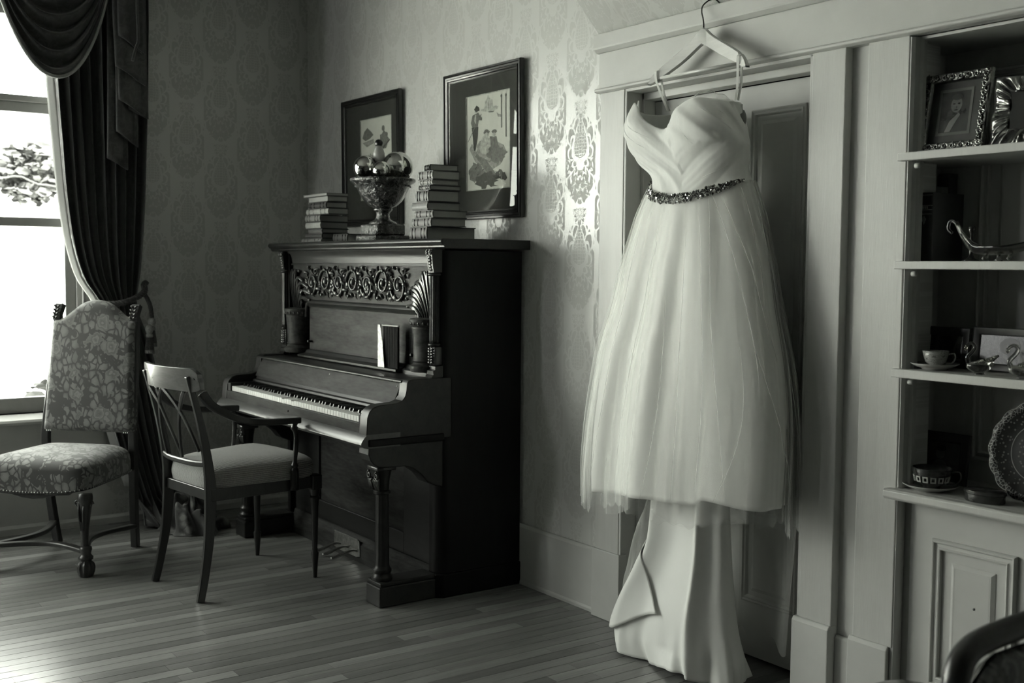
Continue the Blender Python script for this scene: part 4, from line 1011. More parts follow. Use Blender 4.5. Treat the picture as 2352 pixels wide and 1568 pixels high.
for q in (-1, 1):
    # rear leg and post in one raked piece
    pts = spline([(q*.200-.008, .232, 0), (q*.208-.010, .214, .12), (q*.218-.012, .196, .30), (q*.222-.012, .190, .46), (q*.220-.01, .190, .58), (q*.206, .222, .86), (q*.198, .252, 1.075)], 4)
    LB().ribbon(pts, [.034]*len(pts), .034, (1, 0, 0)).build('back_post', cw, bevel=.004, angle=40)
    # carved finial: scroll with acanthus
    mb = LB(); x = q*.197
    mb.ribbon(spline([(x, .245, 1.072), (x, .250, 1.095), (x, .262, 1.120), (x, .272, 1.146)], 4), [.040, .036, .034, .034, .032, .030, .030, .031, .032, .034, .036, .038, .038], .030, (1, 0, 0))
    for k in range(4):
        z = 1.078+.017*k; yy = .228+.006*k
        for h in (-1, 1): mb.tube(bez((x, yy, z), (x+h*.007, yy-.010, z+.010), (x+h*.014, yy-.010, z+.018), (x+h*.018, yy-.001, z+.014), 5), [.003, .0045, .005, .0045, .003, .001], 6)
    mb.tube([(x-.018, .262, 1.142), (x+.018, .262, 1.142)], .010, 10)
    mb.build('finial', cw, angle=50)
# nail heads along the lower edge of the back
for x in (-.205, -.195, -.185, .185, .195, .205): LB().ball((x, .150, .556), .004, 8).build('nail_head', 'brass', smooth=True)
# seat
def seat(u, v):
    a = u*2*pi; c, s_ = cos(a), sin(a); k = (abs(c)**8+abs(s_)**8)**(-1/8); lx, ly = c*k, s_*k
    hw = lerp(.262, .222, (ly+1)/2); hd = .250
    front = max(0, -ly)**6
    if v < .4:
        t = v/.4; zb = .372-.022*(1-lx*lx)*front; rr = 1+.012*sin(t*pi); z = lerp(zb, .452, t)
    else:
        t = (v-.4)/.6; rr = cos(t*pi/2)**.5; z = .452+.062*sin(t*pi/2)**1.1
    return Vector((lx*hw*rr-.006, -.055+ly*hd*rr, z))
LB().grid(seat, 88, 22, cu=True).build('seat', 'floral_seat', smooth=True)
# gimp and nails round the seat
path = [seat(i/120, 0.02) for i in range(120)]
LB().tube([p+Vector((p.x, p.y+.055, 0)).normalized()*.002 for p in path], .003, 6, closed=True).build('seat_gimp', 'book_dark')
nm = LB(); 
for i in range(0, 120):
    p = path[i]; d = Vector((p.x, p.y+.055, 0)).normalized(); nm.ball(p+d*.005+Vector((0, 0, .004)), .0036, 6)
tag(nm.build('nail_heads', 'brass', smooth=True), kind='stuff')
LB().prism([(-.20, .372), (-.17, .350), (-.10, .345), (-.05, .332), (0, .328), (.05, .332), (.10, .345), (.17, .350), (.20, .372)], -.296, -.278, 1).build('shaped_apron', cw, bevel=.003)
for q in (-1, 1):
    x, y = q*.240, -.285
    pts = spline([(x+q*.002, y-.002, .362), (x+q*.004, y-.006, .325), (x+q*.001, y-.004, .27), (x-q*.006, y+.004, .20), (x-q*.006, y+.004, .14), (x, y, .095)], 4)
    rad = [smooth_interp([(0, .028), (.14, .032), (.3, .027), (.6, .018), (.85, .016), (1, .019)], i/(len(pts)-1)) for i in range(len(pts))]
    lg = LB().tube(pts, rad, 14).build('front_leg', cw, smooth=True)
    mb = LB()
    for s_ in (-1, 1):
        mb.tube([(x+s_*.030+.014*(1-i/16)*cos(i*.55), y-.010, .318+.016*(1-i/16)*sin(i*.55)) for i in range(16)], .0055, 6)
        mb.tube([(x+s_*.012, y-.030, .33), (x+s_*.010, y-.034, .27), (x-q*.006+s_*.006, y-.016, .20)], [.003, .005, .002], 6)
    for k in range(5): mb.tube([(x-.010+.005*k, y-.030, .30), (x-.010+.005*k-q*.004, y-.024, .24)], .0022, 5)
    mb.build('knee_carving', cw, lg, smooth=True)
    def rib(a, z): return 1-(.14*abs(sin(a*5))**.6 if .012 < z < .07 else 0)
    LB().lathe([(.026, 0), (.030, .004), (.037, .022), (.038, .040), (.034, .056), (.024, .066), (.022, .070), (.030, .076), (.031, .084), (.024, .092), (.020, .10), (.026, .118), (.024, .128), (.016, .132)], 50, Matrix.Translation((x, y, 0)), rib).build('bun_foot', cw, angle=60, parent=lg)
# arched stretchers
def stretch(p, q_, c): LB().ribbon(bez(p, lerp(Vector(p), Vector(c), .95), lerp(Vector(q_), Vector(c), .95), q_, 14), .034, .020, (0, 0, 1) if False else Vector((0, 0, 1)).cross(Vector(q_)-Vector(p)).normalized()).build('stretcher', cw, bevel=.005, angle=40)
stretch((-.240, -.285, .108), (.240, -.285, .108), (0, -.15, .108))
stretch((.240, -.285, .106), (.206, .208, .106), (.09, -.03, .106))
stretch((-.240, -.285, .106), (-.216, .208, .106), (-.11, -.03, .106))
# ------------------------------------------------------------------ pictures over the piano
MAT['matboard'] = plain('dark_mat_board', .028, .85, .1, 120, .1, 300)
MAT['pic_glass'] = glassy('picture_glass', .97, .005, 1.45)
MAT['print_paper'] = plain('print_paper', .52, .8, .04, 30)
ink = [plain('ink_wash_%s' % n, v, .8, .35, 70) for n, v in (('dark', .05), ('mid', .13), ('light', .24), ('pale', .36))]
def big_picture(label, x0, x1, z0, z1, px0, px1, pz0, pz1, tilt):
    w_, h_ = x1-x0, z1-z0
    t = thing('picture_frame', label, 'picture', ((x0+x1)/2, -.004, z0)); V = W(t)
    M = Matrix.Translation(((x0+x1)/2, -.006, z0)) @ Matrix.Rotation(tilt, 4, 'X') @ Matrix.Translation((0, 0, h_/2))
    mb = V(); rect_frame(mb, w_, h_, [(0, 0), (0, -.018), (.003, -.022), (.010, -.022), (.013, -.018), (.020, -.016), (.024, -.020), (.029, -.018), (.033, -.012), (.040, -.010), (.040, 0)], M)
    mb.build('frame_moulding', 'black', angle=35)
    V().box(-w_/2+.03, w_/2-.03, -.004, -.001, -h_/2+.03, h_/2-.03, M).build('backing', 'darkframe')
    cx = (x0+x1)/2; cz = (z0+z1)/2
    a0, a1, b0, b1 = px0-cx, px1-cx, pz0-cz, pz1-cz
    mb = V()   # mat board with a bevelled window
    for q in ((-w_/2+.038, a0, -h_/2+.038, h_/2-.038), (a1, w_/2-.038, -h_/2+.038, h_/2-.038), (a0, a1, -h_/2+.038, b0), (a0, a1, b1, h_/2-.038)): mb.box(q[0], q[1], -.0085, -.004, q[2], q[3], M)
    mb.build('mat', 'matboard')
    mb = V(); Mi = M @ Matrix.Translation(((a0+a1)/2, 0, (b0+b1)/2)); rect_frame(mb, a1-a0+.006, b1-b0+.006, [(0, -.0086), (0, -.0092), (.0042, -.0092), (.0042, -.0086)], Mi); mb.build('mat_bevel', ink[3])
    pr = V().box(a0, a1, -.0062, -.004, b0, b1, M).build('print', 'print_paper')
    gl = V(); gl.add([(-w_/2+.036, -.0115, -h_/2+.036), (w_/2-.036, -.0115, -h_/2+.036), (w_/2-.036, -.0115, h_/2-.036), (-w_/2+.036, -.0115, h_/2-.036)], [(0, 1, 2, 3)], M); gl.build('glass', 'pic_glass')
    # ink drawing pieces: unit coordinates over the print, u right, v up
    def P(pts, k, layer, name):
        return poly(V, M, [(lerp(a0, a1, u), lerp(b0, b1, v)) for u, v in pts], -.0064-.0002*layer, .0002).build(name, ink[k], pr)
    return P
rb = random.Random(11)
def ragged(cx, cy, rx, ry, n, amp, rot=0):
    return [(cx+(rx*(1+amp*(rb.random()-.5)*2))*cos(a)*cos(rot)-ry*(1+amp*(rb.random()-.5))*sin(a)*sin(rot), cy+rx*cos(a)*sin(rot)*.5+ry*(1+amp*(rb.random()-.5)*2)*sin(a)*cos(rot)) for a in [2*pi*i/n for i in range(n)]]
P = big_picture('large black-framed print of a gondolier and seated couple, right of the two pictures', 1.497, 2.096, 1.550, 2.204, 1.672, 2.004, 1.680, 2.088, .012)
P([(.42, .86), (.44, .93), (.48, .95), (.50, .99), (.54, .95), (.60, .93), (.62, .86), (.70, .86), (.70, .83), (.40, .83)], 3, 1, 'far_buildings')
for u in (.47, .51, .55, .59): P([(u, .84), (u+.012, .84), (u+.012, .93), (u, .93)], 2, 2, 'far_column')
P([(.34, .83), (.50, .81), (.72, .82), (.74, .85), (.52, .845), (.34, .85)], 3, 3, 'shore')
P([(.53, .80), (.62, .795), (.66, .81), (.50, .812)], 1, 4, 'far_boat')
P([(.70, .79), (.73, .74), (.82, .73), (.80, .76), (.74, .77)], 2, 4, 'far_boat')
for u, lo_ in ((.80, .62), (.90, .52)): P([(u, lo_), (u+.022, lo_), (u+.018, .93), (u+.03, .95), (u+.01, .97), (u-.012, .95), (u+.0, .93)], 1, 5, 'mooring_post')
P([(.18, .86), (.24, .90), (.30, .87), (.31, .84), (.22, .83)], 0, 6, 'hat'); P(ragged(.225, .835, .035, .02, 10, .1), 3, 5, 'face')
P([(.14, .80), (.28, .82), (.33, .77), (.37, .76), (.36, .73), (.29, .74), (.26, .66), (.14, .66), (.10, .72)], 1, 5, 'jacket')
P([(.12, .67), (.28, .67), (.26, .55), (.21, .42), (.17, .42), (.15, .55)], 0, 6, 'trousers'); P([(.20, .80), (.23, .80), (.22, .70), (.18, .74)], 3, 7, 'shirt')
P([(.02, .52), (.035, .52), (.36, .80), (.345, .80)], 1, 7, 'oar')
P([(.06, .44), (.20, .30), (.42, .18), (.66, .06), (.72, .08), (.60, .20), (.78, .24), (.92, .36), (.86, .44), (.66, .50), (.56, .40), (.40, .28), (.25, .38), (.12, .50)], 2, 1, 'gondola')
P([(.20, .36), (.40, .22), (.64, .10), (.70, .14), (.52, .26), (.30, .42)], 1, 2, 'gondola_side')
P(ragged(.42, .44, .20, .11, 22, .15, .4), 2, 3, 'cloak')
P(ragged(.44, .46, .13, .10, 18, .15), 3, 4, 'dress'); P(ragged(.47, .57, .045, .026, 12, .1), 3, 6, 'face'); P(ragged(.47, .60, .065, .026, 14, .2), 1, 5, 'hair')
P(ragged(.64, .56, .038, .024, 12, .1), 3, 6, 'face'); P(ragged(.65, .595, .055, .02, 12, .2), 1, 5, 'hat'); P([(.54, .55), (.70, .54), (.74, .42), (.60, .40)], 1, 5, 'coat')
P(ragged(.70, .36, .20, .10, 26, .35, -.3), 1, 4, 'foliage'); P(ragged(.24, .18, .16, .11, 24, .35), 1, 2, 'foliage'); P(ragged(.50, .09, .26, .075, 30, .4), 0, 3, 'foliage')
P(ragged(.80, .13, .14, .05, 18, .4, -.5), 0, 3, 'foliage')
for i in range(22):
    u, v = rb.uniform(.12, .90), rb.uniform(.05, .36); P([(u, v), (u+.02, v-.01), (u+.09*rb.choice((-1, 1)), v+.05*rb.random())], 0 if i % 2 else 1, 5, 'reed')
P = big_picture('black-framed print of a figure with a fan, partly hidden behind the urn', .477, 1.088, 1.545, 2.203, .672, .993, 1.680, 2.086, .012)
P([(.05, .78), (.12, .86), (.22, .90), (.35, .84), (.42, .80), (.30, .76), (.15, .74)], 1, 1, 'far_boats'); P([(.06, .72), (.42, .75), (.44, .70), (.20, .66)], 2, 2, 'water')
P(ragged(.76, .72, .14, .11, 20, .2), 1, 1, 'figure'); P(ragged(.74, .86, .05, .035, 12, .1), 1, 2, 'head')
P(ragged(.36, .42, .14, .17, 24, .1, .5), 2, 2, 'fan'); P([(.42, .48), (.95, .70), (.94, .72), (.42, .51)], 0, 3, 'pole'); P(ragged(.62, .34, .18, .16, 20, .3), 1, 1, 'skirt')

# ------------------------------------------------------------------ on the piano lid
LZ = 1.4525
MAT['lace'] = sheer('lace_runner', .45, .55)
t = thing('lace_runner', 'narrow white lace runner laid along the piano lid', 'runner', (1.10, -.30, LZ)); V = W(t)
V().grid(lambda u, v: Vector((lerp(.56, 1.66, u), lerp(-.425-.006*abs(sin(u*90)), -.20, v), LZ+.0012+.0006*sin(u*60)*sin(v*9))), 140, 8).build('lace', 'lace', smooth=True)
bc = [plain('book_cover_%s' % n, v, .55, .2, 50, .05) for n, v in (('black', .012), ('brown', .035), ('grey', .07), ('buff', .22), ('tan', .13))]
bookpage = wood('stacked_pages', .26, .85, 2, .3, 90, .12, bump=.3)
def flat_book(label, grp, x0, x1, y0, dep, z0, z1, cov, spine_front=True, spm=None, loose=False, rz=0):
    t = thing('book', label, 'book', ((x0+x1)/2, y0+dep/2, z0), rz+.045*sin(x0*97+z0*211), group=grp)
    hx, hy = (x1-x0)/2, dep/2; h = z1-z0-.0006; T = min(.0035, h*.16)
    sm = spm or cov
    mb = MB(); mb.box(-hx, hx, -hy, hy, 0, T); mb.box(-hx, hx, -hy, hy, h-T, h); mb.build('cover', bc[cov], t, bevel=.001)
    if spine_front:
        n = 8; prof = [(-hy+.004, 0), (-hy+.004, h)]+[(-hy+.003-.006*sin(pi*i/n)-.0, h-(h)*i/n) for i in range(n+1)]
        MB().prism(prof, -hx, hx, 0).build('spine', bc[sm], t, angle=50)
        if h > .02 and int(x0*1000) % 3 != 1:
            for q in (-.72, -.35, .35, .72): MB().box(q*hx-.0015, q*hx+.0015, -hy-.0045, -hy+.002, h*.10, h*.90).build('raised_band', bc[sm], t, bevel=.001)
        MB().box(-hx+.004, hx-.004, -hy+.004, hy-.004, T, h-T).build('pages', bookpage, t)
    else:
        MB().box(-hx+.004, hx-.003, -hy+.003, hy-.003, T, h-T).build('pages', bookpage, t)
        MB().box(-hx, -hx+.004, -hy, hy, 0, h).build('spine', bc[sm], t, bevel=.0015)
    return t
left = [(.654,.894,.190,1.4525,1.4745,2,4,True,'bottom book of the left stack, broad and grey'),
 (.703,.880,.167,1.4745,1.500,0,0,True,'second book from the bottom of the left stack, black'),
 (.733,.900,.140,1.500,1.522,1,2,True,'third book up in the left stack, thin and brown'),
 (.703,.875,.150,1.522,1.556,0,3,True,'book with pale worn spine, middle of the left stack'),
 (.704,.860,.158,1.556,1.590,1,4,True,'fifth book up in the left stack with tan spine'),
 (.717,.955,.110,1.590,1.620,1,3,True,'buff-spined book in the upper half of the left stack'),
 (.735,.948,.110,1.620,1.650,0,0,True,'black book third from the top of the left stack'),
 (.726,.955,.108,1.650,1.679,1,2,False,'brown book just under the top of the left stack'),
 (.668,.950,.118,1.679,1.693,2,3,False,'thin pale-edged book on top of the left stack')]
for i, (x0, x1, d, z0, z1, c, sp, sf, lb) in enumerate(left): flat_book(lb, 'old books stacked at the left of the piano lid', x0, x1, -.345, d, z0, z1, c, sf, sp)
right = [(1.737,1.880,.240,1.4525,1.507,0,1,True,'thick black bottom book of the right stack'),
 (1.751,1.915,.170,1.507,1.543,2,2,True,'grey-spined second book from the bottom of the right stack'),
 (1.775,1.913,.174,1.543,1.575,1,2,True,'third book up in the right stack, dark brown'),
 (1.753,1.880,.160,1.575,1.610,0,4,True,'black book with frayed tan spine in the right stack'),
 (1.785,1.890,.150,1.610,1.658,0,2,True,'thick dark book in the middle of the right stack'),
 (1.806,1.900,.150,1.658,1.679,1,2,True,'thin book fourth from the top of the right stack'),
 (1.812,1.912,.135,1.679,1.700,4,3,True,'buff book third from the top of the right stack'),
 (1.800,1.925,.132,1.700,1.737,1,4,True,'brown book with light spine, second from the top of the right stack')]
for i, (x0, x1, d, z0, z1, c, sp, sf, lb) in enumerate(right): flat_book(lb, 'old books stacked at the right of the piano lid', x0, x1, -.345, d, z0, z1, c, sf, sp)
flat_book('small black book lying askew on top of the right stack', 'old books stacked at the right of the piano lid', 1.835, 1.905, -.335, .125, 1.737, 1.764, 0, True, 0, rz=-.2)
flat_book('low dark book lying half hidden between left stack and urn', 'old books stacked at the left of the piano lid', .915, 1.075, -.30, .14, 1.4525, 1.495, 0, True, 0)
# urn with mirrored balls
s = NT('glazed_urn'); n = s.noise(s.map(), 60, 4, .7, 1.2); s.col(s.ramp(n, [(.35, .012), (.5, .032), (.65, .085)])); s.set(rough=.16, spec=.7, coat=.5); s.bump(s.noise(s.map(), 34, 4, .6, 1.5), .9, .012); MAT['urn'] = s.m
UX, UY = 1.362, -.27
t = thing('pedestal_urn', 'embossed glazed pedestal urn filled with mirrored balls on the piano lid', 'urn', (UX, UY, LZ)); V = W(t)
V().box(UX-.092, UX+.092, UY-.092, UY+.092, LZ, LZ+.028, ch=.006).build('plinth', 'urn')
V().box(UX-.076, UX+.076, UY-.076, UY+.076, LZ+.028, LZ+.078, ch=.006).build('block', 'urn')
Mu = Matrix.Translation((UX, UY, LZ))
V().lathe([(.062, .078), (.064, .082), (.058, .090), (.040, .098), (.032, .108), (.030, .125), (.034, .136), (.042, .140), (.044, .146), (.038, .151)], 40, Mu).build('foot', 'urn', smooth=True)
def emb(a, z): return 1+.012*sin(a*14)*(1 if .18 < z < .25 else 0)
V().lathe([(.036, .150), (.060, .160), (.084, .182), (.103, .210), (.116, .238), (.124, .252), (.136, .262), (.147, .270), (.150, .277), (.148, .284), (.140, .286), (.130, .276), (.112, .256), (.090, .215), (.060, .180), (.01, .165)], 84, Mu, emb, cap=False).build('bowl', 'urn', smooth=True)
mb = V()
for k in range(60): a = 2*pi*k/60; mb.ball((UX+.1265*cos(a), UY+.1265*sin(a), LZ+.250), .0032, 6)
mb.build('bead_row', 'urn', smooth=True)
MAT['mirror_ball'] = plain('mercury_glass', .62, .06, .25, 26, metal=1.0, bumps=.06, bscale=14)
lat = Vector((.483, .876, 0)); vw = Vector((.876, -.483, 0))
cz = Vector((UX, UY, LZ))
for i, (s_, dd, z, r, lb) in enumerate([(-.078, .010, .332, .056, 'small mirrored ball at the left of the urn'), (.066, .0, .338, .072, 'largest mirrored ball at the right of the urn'),
        (-.006, .088, .314, .043, 'small mirrored ball at the front of the urn between its neighbours'), (-.02, -.088, .316, .042, 'mirrored ball at the back of the urn')]):
    c_ = cz+lat*s_+vw*dd+Vector((0, 0, z)); tb = thing('mirrored_ball', lb, 'ball', c_, group='mirrored balls in the urn')
    W(tb)().ball(c_, r, 40).build('ball_glass', 'mirror_ball', smooth=True)
    dn = (lat*(.6 if s_ > 0 else -.3)+vw*.75+Vector((0, 0, -.25))).normalized()
    Mc = Matrix.Translation(c_) @ dn.to_track_quat('Z', 'Y').to_matrix().to_4x4()
    W(tb)().lathe([(.001, r+.006), (r*.26, r+.005), (r*.27, r-.002), (r*.27, r*.93)], 18, Mc).build('ball_cap', 'black', smooth=True)
c_ = cz+lat*(-.018)+vw*.02+Vector((0, 0, .386))
t = thing('pear_ornament', 'pale pear-shaped ornament with dark cap atop the mirrored balls', 'ornament', c_); V = W(t)
V().lathe([(.001, -.030), (.016, -.026), (.027, -.006), (.027, .012), (.019, .034), (.013, .046)], 22, Matrix.Translation(c_)).build('ornament_body', 'porcelain', smooth=True)
V().lathe([(.015, .045), (.018, .050), (.020, .060), (.012, .072), (.001, .075)], 18, Matrix.Translation(c_)).build('ornament_cap', 'black', smooth=True)
# folded card album leaning on the desk
MAT['stripe'] = wood('dark_striped_card', .012, .8, 2, .8, 30, 12, spec=.08)
MAT['cardface'] = scene_mat('printed_card_face', 40, .16, .50)
t = thing('card_album', 'small upright album with pale printed edge and dark striped pages on the music desk', 'album', (1.745, -.435, .9125)); V = W(t)
V().prism([(1.672, .9125), (1.728, .9125), (1.712, 1.02), (1.694, 1.085), (1.690, 1.0925), (1.672, 1.0925)], -.4660, -.4635, 1).build('front_board', 'cardface')
for k in range(9):
    x = 1.709+.0102*k; V().prism([(x, -.460+.002*k), (x+.0085, -.458+.002*k), (x+.0075, -.432), (x-.001, -.432)], .9125, 1.088-.001*(k % 3), 2).build('page', 'stripe')
V().prism([(1.672, -.446), (1.706, -.460), (1.802, -.442), (1.802, -.432), (1.682, -.432)], 1.088, 1.0925, 2).build('top_edge', 'print_paper')

# ------------------------------------------------------------------ curtains
s = NT('dark_brocade'); v = s.voro(s.map((1, 1, .6)), 22, 'DISTANCE_TO_EDGE'); n = s.noise(s.map(), 26, 4, .6, 1.5)
pt = s.math('GREATER_THAN', n, .52); s.col(s.mix(pt, .012, .034)); s.set(rough=s.rng(pt, 0, 1, .42, .62), spec=.55, sheen=.35); s.bump(n, .2, .004); MAT['brocade'] = s.m
MAT['lining'] = plain('pale_curtain_lining', .40, .8, .05); MAT['braid'] = wood('cord_braid', .26, .6, 2, .4, 90, 1); MAT['cord'] = plain('dark_twisted_cord', .06, .5, .5, 120)
MAT['tassel_pale'] = plain('pale_tassel_cuff', .30, .6, .3, 120)
Lz = [(0, -1.00), (.10, -1.02), (.35, -1.10), (.70, -1.185), (.95, -1.20), (1.10, -1.185), (1.16, -1.205), (1.27, -1.275), (1.45, -1.325), (1.67, -1.356), (1.9, -1.375), (2.25, -1.400), (2.76, -1.42)]
Rz = [(0, -.78), (.10, -.82), (.46, -.875), (.84, -.93), (1.0, -.975), (1.10, -1.01), (1.17, -1.015), (1.31, -.992), (1.6, -.968), (2.0, -.955), (2.35, -.948), (2.76, -.94)]
dr = thing('curtain', 'long dark brocade drape tied back at the right side of the window', 'curtain', (.12, -1.1, 0)); V = W(dr)
def drape(u, v):
    z = lerp(.012, 2.76, v); L = smooth_interp(Lz, z); R_2 = smooth_interp(Rz, z)
    tie = exp(-((z-1.14)/.16)**2); amp = lerp(.036, .020, tie)*(1+.25*sin(3*z))
    k = 8.5; ph = u*2*pi*k+.5*sin(2.1*z)+.8*sin(u*5)
    uu = u+.018*sin(ph*1.0+1.2)
    x = .105+amp*(sin(ph)+.25*sin(2.3*ph+z))+.02*tie+.05*max(0, (.35-z))*3*(u)
    y = lerp(L, R_2, uu)
    if z < .14: x += (.14-z)*1.4*(.5+.5*sin(ph*.7)); y += .05*(.14-z)/.14*sin(ph*.5)
    return Vector((max(x, .035), y, z))
V().grid(drape, 240, 110).build('drape_cloth', 'brocade', smooth=True, solid=.003)
def lin(u, v):
    z = lerp(.2, 2.7, v); L = smooth_interp(Lz, z); wdt = .030+.006*sin(4*z)
    return Vector((.085+.03*u, L-.024+wdt*u, z))
V().grid(lin, 5, 70).build('turned_lining_edge', 'lining', smooth=True, solid=.002)
# cloth heaped on the floor
def heap(u, v):
    a = u*2*pi; r = lerp(1.0, .02, v); rx, ry = .20, .16
    fold = sin(a*7+4*v)*.016+sin(a*13+9*v)*.010+.012*sin(u*40+v*17)
    h = .15*(1-r**2.2)+(.030*sin(9*v+a*2)+fold)*min(1, (1-r)*4)
    return Vector((.35+(rx+fold)*r*cos(a), -.82+(ry+fold)*r*sin(a), max(.003, h)))
s = NT('flowered_brocade'); n2 = s.voro(s.map(), 16); n3 = s.noise(s.map(), 30, 3, .6, 1.5); s.col(s.ramp(s.math('ADD', n2, s.math('MULTIPLY', n3, .4)), [(.42, .14), (.55, .05), (.7, .012)])); s.set(rough=.7, sheen=.3); MAT['flowered'] = s.m
V().grid(heap, 120, 30, cu=True).build('heaped_cloth', 'flowered', smooth=True)
# twisted tieback cord with two tassels
tb = thing('tieback', 'dark twisted tieback cord with tassels holding the drape', 'tieback', (.17, -1.0, 1.16)); V = W(tb)
def twist(pts, r, name, mat='cord'):
    pts = spline(pts, 12); o_ = V(); L = 0
    for k in range(3):
        q = []
        for i, p in enumerate(pts):
            t_ = (pts[min(i+1, len(pts)-1)]-pts[max(i-1, 0)]).normalized(); b = t_.orthogonal().normalized(); c2 = t_.cross(b); a = i*.9+k*2*pi/3
            q.append(p+b*(r*.8*cos(a))+c2*(r*.8*sin(a)))
        o_.tube(q, r*.75, 6)
    return o_.build(name, mat, smooth=True)
twist([(.06, -1.215, 1.13), (.16, -1.20, 1.14), (.195, -1.12, 1.145), (.195, -1.05, 1.165), (.16, -.985, 1.20), (.05, -.95, 1.235), (.02, -.93, 1.245)], .011, 'loop_cord')
twist([(.16, -.990, 1.20), (.155, -.965, 1.16), (.15, -.950, 1.12), (.15, -.944, 1.07)], .008, 'hanging_cord')
for (ty, tz, tx) in ((-.944, 1.07, .15), (-.962, 1.035, .165)):
    ts = V().lathe([(.004, 0), (.016, -.008), (.021, -.024), (.016, -.040), (.012, -.046), (.017, -.052), (.019, -.062), (.013, -.068)], 16, Matrix.Translation((tx, ty, tz)), cap=True).build('tassel_head', 'tassel_pale', smooth=True)
    fr_ = V()
    for k in range(22):
        a = 2*pi*k/22; fr_.tube([(tx+.012*cos(a), ty+.012*sin(a), tz-.066), (tx+.019*cos(a), ty+.019*sin(a), tz-.11), (tx+.022*cos(a), ty+.022*sin(a), tz-.15)], .0028, 5)
    fr_.build('tassel_skirt', 'cord', ts, smooth=True)
    V().lathe([(.018, -.128), (.023, -.132), (.024, -.146), (.019, -.150)], 16, Matrix.Translation((tx, ty, tz))).build('tassel_cuff', 'tassel_pale', ts, smooth=True)
# swag valance: shallow U-shaped folds over the window head
sw = thing('swag_valance', 'dark draped swag with braid edge across the top of the window', 'valance', (.2, -1.37, 2.8)); V = W(sw)
def swag_fn(yc, hw, ztop, dmax, dmin):
    def f(u, v):
        t_ = 2*u-1; s_ = (1-abs(t_)**2.1); sg = 1
        drop = lerp(dmax, dmin, v)
        y = yc+t_*hw*(1-.08*v)
        z = ztop-drop*s_**.86*(1)
        fold = sin(v*2*pi*6.5+.5*sin(3*u)); x = .19+.055*s_**.5+.022*fold*(.35+.65*s_)-.02*v
        z += .008*fold*s_
        return Vector((x, y, z))
    return f
for i, (yc, hw) in enumerate(((-1.415, .290), (-2.90, .270))):
    f = swag_fn(yc, hw, 2.84, .613, .06)
    V().grid(f, 60, 110).build('swag_cloth', 'brocade', smooth=True, solid=.003)
    V().tube([f(k/70, 0)+Vector((.002, 0, -.006)) for k in range(71)], .009, 8).build('swag_braid', 'braid', smooth=True)
V().box(.0, .15, -3.10, -.93, 2.80, 2.90).build('valance_board', 'brocade')
# cascade tail: stepped pleats, each pleat in front of the last
jb = thing('curtain_cascade', 'dark pleated cascade tail hanging at the right end of the swag', 'curtain', (.24, -1.07, 2.8)); V = W(jb)
lay = [(-1.167, -1.060, 1.862, 1.810, .185), (-1.135, -1.020, 1.995, 1.925, .205), (-1.128, -.975, 2.149, 2.065, .228), (-1.140, -.988, 2.306, 2.225, .250), (-1.120, -1.000, 2.45, 2.38, .268)]
for k, (ya, yb_, za, zb, x) in enumerate(lay):
    def pl(u, v, ya=ya, yb_=yb_, za=za, zb=zb, x=x, k=k):
        zt = 2.82; y = lerp(ya, yb_, u)+.010*sin(v*2.2+k); zlo = lerp(za, zb, u)+.0*u
        return Vector((x+.012*sin(u*pi*1.5)-.010*u, y, lerp(zlo, zt, v)))
    V().grid(pl, 12, 20).build('pleat', 'brocade', smooth=True, solid=.004)
    # turned-back side of the pleat, folding up behind
    def tn(u, v, ya=ya, yb_=yb_, za=za, zb=zb, x=x):
        return Vector((x-.008-.014*u, lerp(yb_, ya+.03, u*.85), lerp(lerp(zb, zb+.05, u), 2.82, v)))
    V().grid(tn, 8, 16).build('pleat_return', 'brocade', smooth=True, solid=.003)
mb = V(); mb.tube(spline([(.30, -1.035, 2.80), (.302, -1.045, 2.60), (.298, -1.04, 2.44), (.296, -1.05, 2.40), (.298, -1.062, 2.36), (.296, -1.068, 2.33)], 6), .007, 8); mb.build('piping', 'brocade', smooth=True)
# ------------------------------------------------------------------ hanger
MAT['hanger'] = wood('pale_hanger_wood', .62, .32, 0, .12, 12, 10, spec=.55)
hg = thing('coat_hanger', 'pale wooden hanger hooked over the door head trim, carrying the wedding dress', 'hanger', (3.19, -.085, 2.12)); V = W(hg)
HX, HYY = 3.196, -.082
tk = []
def arm_pt(t):   # t -1..1 ; centre line and height of the wooden arms
    a = abs(t); x = HX+t*.226
    zt = 2.128-.010*a-.120*a**1.25 if a > .08 else 2.128-.004*a/.08
    zt = smooth_interp([(0, 2.130), (.06, 2.128), (.18, 2.106), (.40, 2.077), (.75, 2.034), (.88, 2.015), (.95, 1.998), (1.0, 1.975)], a)
    zb = smooth_interp([(0, 2.080), (.10, 2.068), (.40, 2.030), (.75, 1.992), (.90, 1.975), (1.0, 1.972)], a)
    if .80 < a < .86: zt -= .011*(1-abs(a-.83)/.03)
    return x, zt, zb, HYY-.030*a**2
mb = V(); N = 61; th = .0085
for i in range(N):
    t = -1+2*i/(N-1); x, zt, zb, y = arm_pt(t)
    for dy, z in ((-th, zb+.003), (-th*.5, zb), (th*.5, zb), (th, zb+.003), (th, zt-.004), (th*.5, zt), (-th*.5, zt), (-th, zt-.004)): mb.v.append((x, y+dy, z))
for i in range(N-1):
    for k in range(8): mb.f.append((i*8+k, i*8+(k+1) % 8, (i+1)*8+(k+1) % 8, (i+1)*8+k))
mb.f += [tuple(range(7, -1, -1)), tuple((N-1)*8+k for k in range(8))]
mb.build('wooden_arms', 'hanger', angle=50)
V().tube([(HX-.185, HYY-.022, 1.992), (HX+.188, HYY-.022, 1.990)], .0055, 14).build('trouser_bar', 'hanger', smooth=True)
